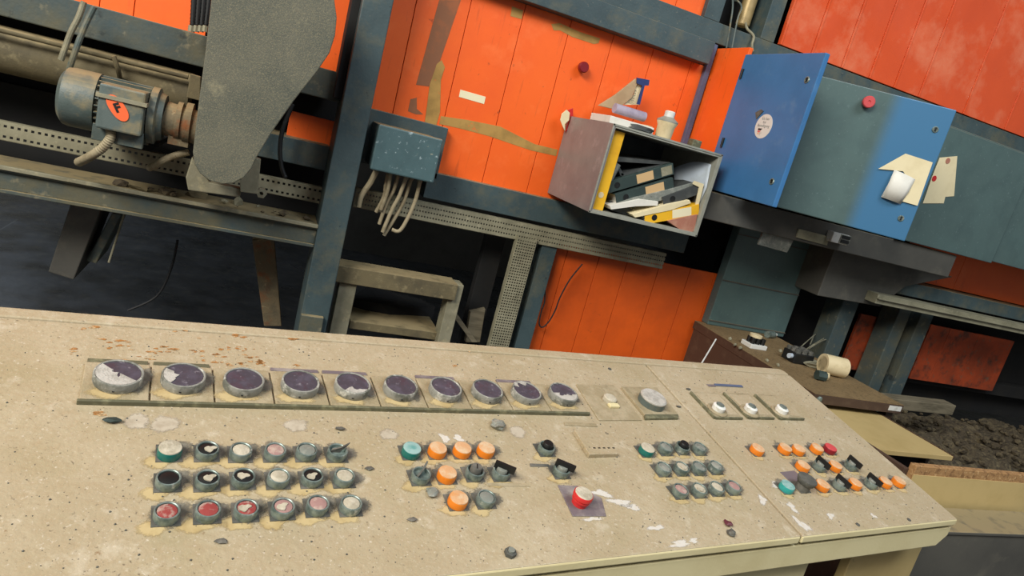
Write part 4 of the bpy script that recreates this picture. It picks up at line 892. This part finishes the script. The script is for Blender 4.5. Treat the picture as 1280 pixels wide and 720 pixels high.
def button(kind, x, y, label, rot=0, hb=.012):
    tall = {'cap':.0125}.get(kind.split(':')[0], .0115); u, v = con(x, y, tall)
    if kind.startswith('cap'):
        side, top = {'orange':('btn_orange','btn_top'),'green':('btn_green','dust_top'),'teal':('btn_green','teal_top'),'aqua':('btn_teal','teal_top'),'red':('darkred','pinkred')}[kind.split(':')[1]]
        o = part('gasket', gasket, 'push_button', 'gasket', u, v, 0, CON, False, label=label)
        part('cap', capl, 'button_cap', side, u, v, .0012, o, label=None); part('captop', captop, 'cap_top', top, u, v, .0122, o)
        return o
    o = part('gasket', gasket, 'push_button' if not kind.startswith('sel') else 'selector_switch', 'gasket', u, v, 0, CON, False, label=label)
    part('ring', ringm, 'bezel_ring', 'chrome', u, v, .0012, o)
    k = kind.split(':')
    if k[0] == 'ring':
        part('lens', lens, 'lens', {'red':'red_top','pink':'pink_top','dust':'dust_top','dark':'black','clear':'clear'}[k[1]], u, v, .0072, o)
        if len(k) > 2: part('chipm', chipm, 'dust_crust', 'dust_top', u+random.uniform(-.003,.003), v-random.uniform(.0,.003), .0124, o, False, rot=rot)
    if k[0] == 'sel':
        if k[1] == 'flag':
            part('plug', plugm, 'switch_core', 'clear', u, v, .0072, o); part('flag', flagm, 'switch_lever', 'black', u, v, .013, o, False, rot=rot)
        if k[1] == 'shard': part('shard', shard, 'broken_lever', 'gasket', u, v, .006, o, False, rot=rot)
        if k[1] == 'key':
            part('plug', plugm, 'lock_core', k[2] if len(k) > 2 else 'gasket', u, v, .010, o); part('slot', lambda b: b.box(-.0008,.0008,-.005,.005,0,.0006), 'key_slot', 'black', u, v, .0194, o, False, rot=rot)
    return o
LB = dict(row='left block')
rows = [
 # left block
 ('cap:green',213,559.5,'dark green push button with dusty top'),('ring:dark:c',259.7,560.7,'push button with dark empty lens and a pale chip'),('ring:dust',301.7,562,'push button half filled with pale dust'),('ring:pink',344.6,562,'push button with pinkish dusty lens'),('ring:clear',384,562,'push button with grey lens'),('sel:shard',422.5,563,'broken switch with upright shard'),
 ('ring:dark',211,597,'push button with dark dirty lens'),('ring:dark:c',260,597,'push button with dark lens and dust'),('ring:dark:c',305,595,'push button with dark lens and a dust lump'),('ring:dust',349,595,'push button filled with dust'),('ring:dark:c',391,594,'push button with dark lens and dust lump'),('ring:dust',431,594,'push button with dusty lens'),
 ('ring:red',209,638.5,'red push button'),('ring:red',260.6,636,'red push button'),('ring:red:c',308.5,634.5,'red push button with dust crust'),('ring:pink:c',354.5,632.7,'faded red push button with dust crust'),('ring:pink',398,629,'faded red dusty push button'),('ring:dust',439.5,628.6,'dust covered push button'),
 # middle block
 ('cap:teal',515.4,560,'dark teal push button'),('cap:orange',548,559.5,'orange push button'),('cap:orange',579,559.5,'orange push button'),('cap:orange',608.6,559.5,'orange push button'),
 ('sel:shard',527,592,'broken switch with leaning shard'),('cap:orange',560,590,'orange push button'),('sel:key',594.5,588,'key switch'),('sel:flag',627.5,588,'switch with black lever'),
 ('cap:orange',574,622,'orange push button'),('ring:clear',608.6,621,'grey clear push button'),
 ('sel:key:black',684,558,'switch with black core'),('sel:flag',703,585.5,'switch with black lever'),
 # right part of the left panel
 ('cap:green',810,559.6,'dark green push button with dusty top'),('ring:clear',833,558.6,'grey push button'),('sel:key:black',854,557.6,'switch with black core'),('ring:clear',875.5,558.6,'grey push button'),
 ('ring:clear',830.4,584,'grey push button'),('ring:dust:c',853,583.4,'dusty push button'),('ring:clear',874.5,583,'grey push button'),('ring:clear',895.8,582,'grey push button'),
 ('ring:pink',851.5,611.4,'violet tinted push button'),('ring:dust:c',875,610.4,'dusty push button'),('ring:dust',896.8,608.4,'dusty push button'),('ring:pink',918,607.3,'dusty push button'),
 # right panel
 ('cap:orange',948,559.6,'orange push button'),('cap:orange',982.5,559,'orange push button'),('cap:orange',999.4,560,'orange push button'),('cap:orange',1022.4,559,'orange push button'),('cap:red',1038.8,559,'dark red push button'),
 ('cap:orange',1005,580.6,'orange push button'),('sel:flag',1026,580.6,'switch with black lever'),('cap:orange',1045.3,580.6,'orange push button'),('sel:flag',1065.4,579.7,'switch with black lever'),
 ('cap:aqua',985.3,606,'bright teal push button'),('cap:orange',1029.4,604.5,'orange push button'),('sel:flag',1051,604,'switch with black lever'),('cap:orange',1070.3,602.8,'orange push button'),('sel:flag',1090.3,602,'switch with black lever'),('cap:orange',1108,601,'orange push button'),('cap:orange',1125,600.3,'orange push button, rightmost'),
]
BTN = []
for i, (k, x, y, lb) in enumerate(rows):
    button(k, x, y, lb, rot=((-.6 if x < 900 else -1.5) if 'flag' in k else (.5 if x > 500 and 'shard' in k else random.uniform(-.4,.4))))
    BTN.append((x, y))
# mushroom switches
u, v = con(1007, 598, .022)
o = part('gasket', gasket, 'mushroom_button', 'gasket', u, v-.004, 0, CON, False, label='large black mushroom button')
part('mush1', lambda b: b.lathe((0,0,0), (0,0,1), [(.0135,0),(.0135,.012),(.016,.014),(.019,.022),(.0185,.0245),(0,.0255)], 32), 'button_head', 'gasket', u, v-.004, .001, o)
pquad('name_plate', [(975,590),(993,588),(1006,600),(990,604)], 0, .001, 'purple', label='grey name plate behind the teal button')
u, v = con(729, 619, .018)
o = pquad('emergency_plate', [(697,606),(722,607),(752,622),(758,645),(716,645)], 0, .0015, 'purple', label='violet square plate of the emergency stop')
part('em1', lambda b: b.lathe((0,0,0), (0,0,1), [(.012,0),(.012,.006),(.0145,.008),(.0145,.011),(.0135,.0115),(.0135,.013),(.0155,.0135),(.0155,.019),(.0145,.0205),(0,.0205)], 36), 'emergency_button', 'red', u, v, .0015, o, label='red emergency stop button')
part('em2', lambda b: b.lathe((0,0,0), (0,0,1), [(.0142,0),(.013,.0012),(0,.0014)], 32), 'button_top', 'dust_top', u, v, .022, o)
# screws on the panel
for x, y in ((762,461.5),(1072,656),(1136,650)):
    u, v = con(x, y); part('pscrew', lambda b: b.lathe((0,0,0), (0,0,1), [(.004,0),(.004,.0015),(.002,.002),(0,.002)], 14), 'screw', 'gasket', u, v, 0, CON)
# flat name strips
for px in ([(662,579),(686,580),(687,583),(663,583)], [(606,603),(650,604),(664,608),(610,607)]): pquad('name_strip', px, 0, .0012, 'gasket' if px[0][0] == 662 else 'baseplate')

# --- stains and soft patches with their own outline on the panel paint
def soft(name, m):
    """thin patch whose edge fades out (per-point thickness attribute)"""
    nt = m.node_tree; N = nt.nodes; b = N['Principled BSDF']; a = N.new('ShaderNodeAttribute'); a.attribute_name = 'cover'
    g = N.new('ShaderNodeNewGeometry'); n = N.new('ShaderNodeTexNoise'); n.inputs['Scale'].default_value = 260; n.inputs['Detail'].default_value = 5; n.inputs['Roughness'].default_value = .7
    nt.links.new(g.outputs['Position'], n.inputs['Vector'])
    ad = N.new('ShaderNodeMath'); ad.operation = 'ADD'; nt.links.new(a.outputs['Fac'], ad.inputs[0]); nt.links.new(n.outputs['Fac'], ad.inputs[1])
    mr = N.new('ShaderNodeMapRange'); mr.inputs[1].default_value = .78; mr.inputs[2].default_value = 1.12; nt.links.new(ad.outputs[0], mr.inputs[0]); nt.links.new(mr.outputs[0], b.inputs['Alpha'])
    return m
def blob_mesh(fn, n, m, name):
    """fn(angle) -> (x, y) outline offset in metres"""
    verts = [(0,0,0)]; cov = [1.0]; faces = []
    for lv, (q, c) in enumerate(((.4, 1.0), (.75, .55), (1.2, 0.0))):
        for k in range(n):
            x, y = fn(2*math.pi*k/n); verts.append((x*q, y*q, 0)); cov.append(c)
    for k in range(n): faces.append((0, 1+k, 1+(k+1) % n))
    for l in range(2):
        for k in range(n): a = 1+l*n+k; b_ = 1+l*n+(k+1) % n; faces.append((a, a+n, b_+n, b_))
    me = bpy.data.meshes.new(name); me.from_pydata([tuple(eu*x+ev*y) for x, y, z in verts], [], faces)
    at = me.attributes.new('cover', 'FLOAT', 'POINT')
    for i, c in enumerate(cov): at.data[i].value = c
    me.materials.append(M[m] if isinstance(m, str) else m); return me
def lay(me, name, u, v, h=.0004):
    o = bpy.data.objects.new(name, me); COL.objects.link(o); o.parent = CON; o.location = C3(u, v, h)-CON.location; return o
def blot(x, y, ru, rv, m, name='stain', n=22, seed=0, h=.0004, jag=.35):
    random.seed(seed+int(x)); u, v = con(x, y); ph = [random.uniform(0, 6.28) for _ in range(4)]
    def fn(a): q = 1+jag*(.5*math.sin(2*a+ph[0])+.35*math.sin(3*a+ph[1])+.3*math.sin(5*a+ph[2])); return ru*q*math.cos(a), rv*q*math.sin(a)
    return lay(blob_mesh(fn, n, m, name), name, u, v, h)
M['rust'] = mat('rust_stain', '#9c6a34', .85, layers=(('#bfa47c',110,.48,.6,.9),('#7a4c22',60,.55,.65,.7)))
M['scuff'] = mat('pale_scuff', '#cbc7be', .6, layers=(('#c6bba6',120,.5,.62,.7),))
for k_ in ('rust','scuff'): soft(k_, M[k_])
random.seed(21)
RX = [(235,414,14,3,5),(205,437,26,6,12),(150,430,26,7,8),(300,436,22,4,9),(318,450,20,6,12),(290,457,24,3,7),(270,445,40,12,16),(372,458,8,3,4),(90,441,4,6,3),(112,412,14,4,3),(295,419,10,2,3),(368,424,12,3,3),(122,518,10,4,3),(567,457,4,2,2),(586,438,3,2,1),(180,450,30,8,8)]
for x, y, dx, dy, n_ in RX:
    for k in range(n_):
        r_ = random.uniform(.0012,.0042)*(1.3 if k == 0 else 1)
        blot(x+random.gauss(0,dx*.55), y+random.gauss(0,dy*.55), r_*random.uniform(1,1.9), r_*.8, 'rust', 'rust_speck', n=14, seed=k, jag=.5)
for x, y, a, c in ((775,628,.016,.006),(790,634,.014,.004),(752,617,.014,.006),(741,649,.012,.003),(820,660,.012,.004),(850,680,.02,.004),(867,676,.009,.003),(953,625,.008,.008),(990,634,.008,.008),(1003,656,.009,.012),(1038,645,.007,.006),(1092,645,.006,.004),(975,608,.014,.010),(556,548,.008,.006),(573,548,.008,.005)):
    blot(x, y, a*1.35, c*1.5, 'scuff', 'scuff', jag=.6)
M['faint'] = mat('faint_clean_patch', '#b5ab98', .6, layers=(('#a09480',60,.45,.62,.8),('#c4bbaa',25,.5,.66,.6)))
soft('faint', M['faint'])
M['yellowdust'] = soft('y', mat('loose_yellow_dust', '#b8a478', .9, layers=(('#a89264',40,.45,.62,.8),)))
M['darkblot'] = soft('s', mat('dark_grease', '#7c776a', .8, layers=(('#5c594f',60,.45,.62,.8),)))  # soft dark patches laid towards the upper right of buttons and gauges
for x, y, rr in ((370,532,.018),(206,530,.020),(486,543,.016),(171,527,.018),(647,540,.018)):
    blot(x, y, rr, rr*.9, 'faint', 'clean_patch', jag=.2)
random.seed(9)
PM = [blob_mesh(lambda a, q=q: (.021*(1+.25*math.sin(2*a+q)+.15*math.sin(3*a+2*q))*math.cos(a), .0125*(1+.2*math.sin(3*a+q))*math.sin(a)), 24, 'yellowdust', 'dust_patch') for q in (0, 1.3, 2.9)]
SM = [blob_mesh(lambda a, q=q: (.0235*(1+.18*math.sin(2*a+q))*math.cos(a), .021*(1+.18*math.sin(3*a+q))*math.sin(a)), 24, 'darkblot', 'dark_patch') for q in (0, 1.7)]
for i, (x, y) in enumerate(BTN):
    u, v = con(x, y, .008)
    lay(PM[i % 3], 'dust_patch', u-.011, v-.016, .0003); lay(SM[i % 2], 'dark_patch', u+.004, v+.004, .0005)
for i, (gx, gy, gr) in enumerate(G):
    uc, vc = con(gx, gy, .017)
    lay(blob_mesh(lambda a: (.030*(1+.2*math.sin(2*a+i))*math.cos(a), .014*(1+.3*math.sin(3*a+i))*math.sin(a)), 22, 'yellowdust', 'dust_patch'), 'dust_patch', uc-.008, vc-.024, .0054)
    lay(blob_mesh(lambda a: (.020*(1+.2*math.sin(2*a+i))*math.cos(a), .030*(1+.3*math.sin(3*a+i))*math.sin(a)), 22, 'darkblot', 'dark_patch'), 'dark_patch', uc+.022, vc+.008, .0056)
# --- loose things on the console
def onC(x, y, h=0): u, v = con(x, y); return C3(u, v, h)
lump('plastic_lump', onC(621,534,.006), .011, 'clear', 'clear shrivelled plastic lump on the console above the orange buttons', 'scrap', sc=(1.2,1.2,.6))
lump('plastic_lump', onC(540,618,.004), .010, 'clear', 'dull clear plastic scrap left of the lowest orange button', 'scrap', sc=(1,1,.45))
q = onC(637,693); t = thing('loose_bolt', q, 'small grey hexagonal bolt head near the front edge of the console', 'bolt')
MB().lathe(q, en, [(.0085,0),(.0085,.006),(.007,.0065),(0,.0065)], 6).build('head', 'gasket', t, .0006); MB().lathe(q+en*.006, en, [(.0045,0),(.0045,.003),(0,.003)], 16).build('tip', 'clear', t)
lump('maroon_scrap', onC(909,656,.004), .006, 'maroon', 'small maroon scrap near the seam at the front of the console', 'scrap', sc=(1,1.3,.5))
lump('dark_nut', onC(913,668,.004), .007, 'gasket', 'dark grey nut beside the maroon scrap', 'nut', sc=(1,1.1,.7))
lump('leaf_scrap', onC(139.5,527,.003), .009, 'dgreen', 'small dark green leaf scrap below the first two gauges', 'scrap', sc=(1.2,.7,.25))
for x, y, lb in ((276,677.5,'dark flat chip in the open area below the red buttons'),(462,586.5,'dark chip right of the left button block'),(515,650.5,'thin dark chip below the lowest orange button'),(425,537,'small bent dark wire bit above the left button block'),(860,487,'dark chip beside the panel seam above the square meters'),(848,509,'dark chip at the right of the large round knob')):
    lump('dirt_chip', onC(x, y, .002), .0055, 'gasket', lb, 'scrap', 'dark chips on the console', sc=(1.3,.8,.3), sub=1)
# scattered grit
random.seed(11); bm = bmesh.new()
for k in range(1500):
    u = random.uniform(UL+.02, UR-.02); v = random.uniform(VF+.01, VB-.01); s_ = random.choice((.0004,.0005,.0006,.0007,.0009,.0013))
    r_ = bmesh.ops.create_icosphere(bm, subdivisions=1, radius=s_); P = C3(u, v, s_*.3)
    for q in r_['verts']: q.co = q.co*1.0+P
q = MB(); q.bm.free(); q.bm = bm; tag(q.build('grit', 'gasket'), 'fine dark grit scattered over the sloping console top', 'grit', kind='stuff')
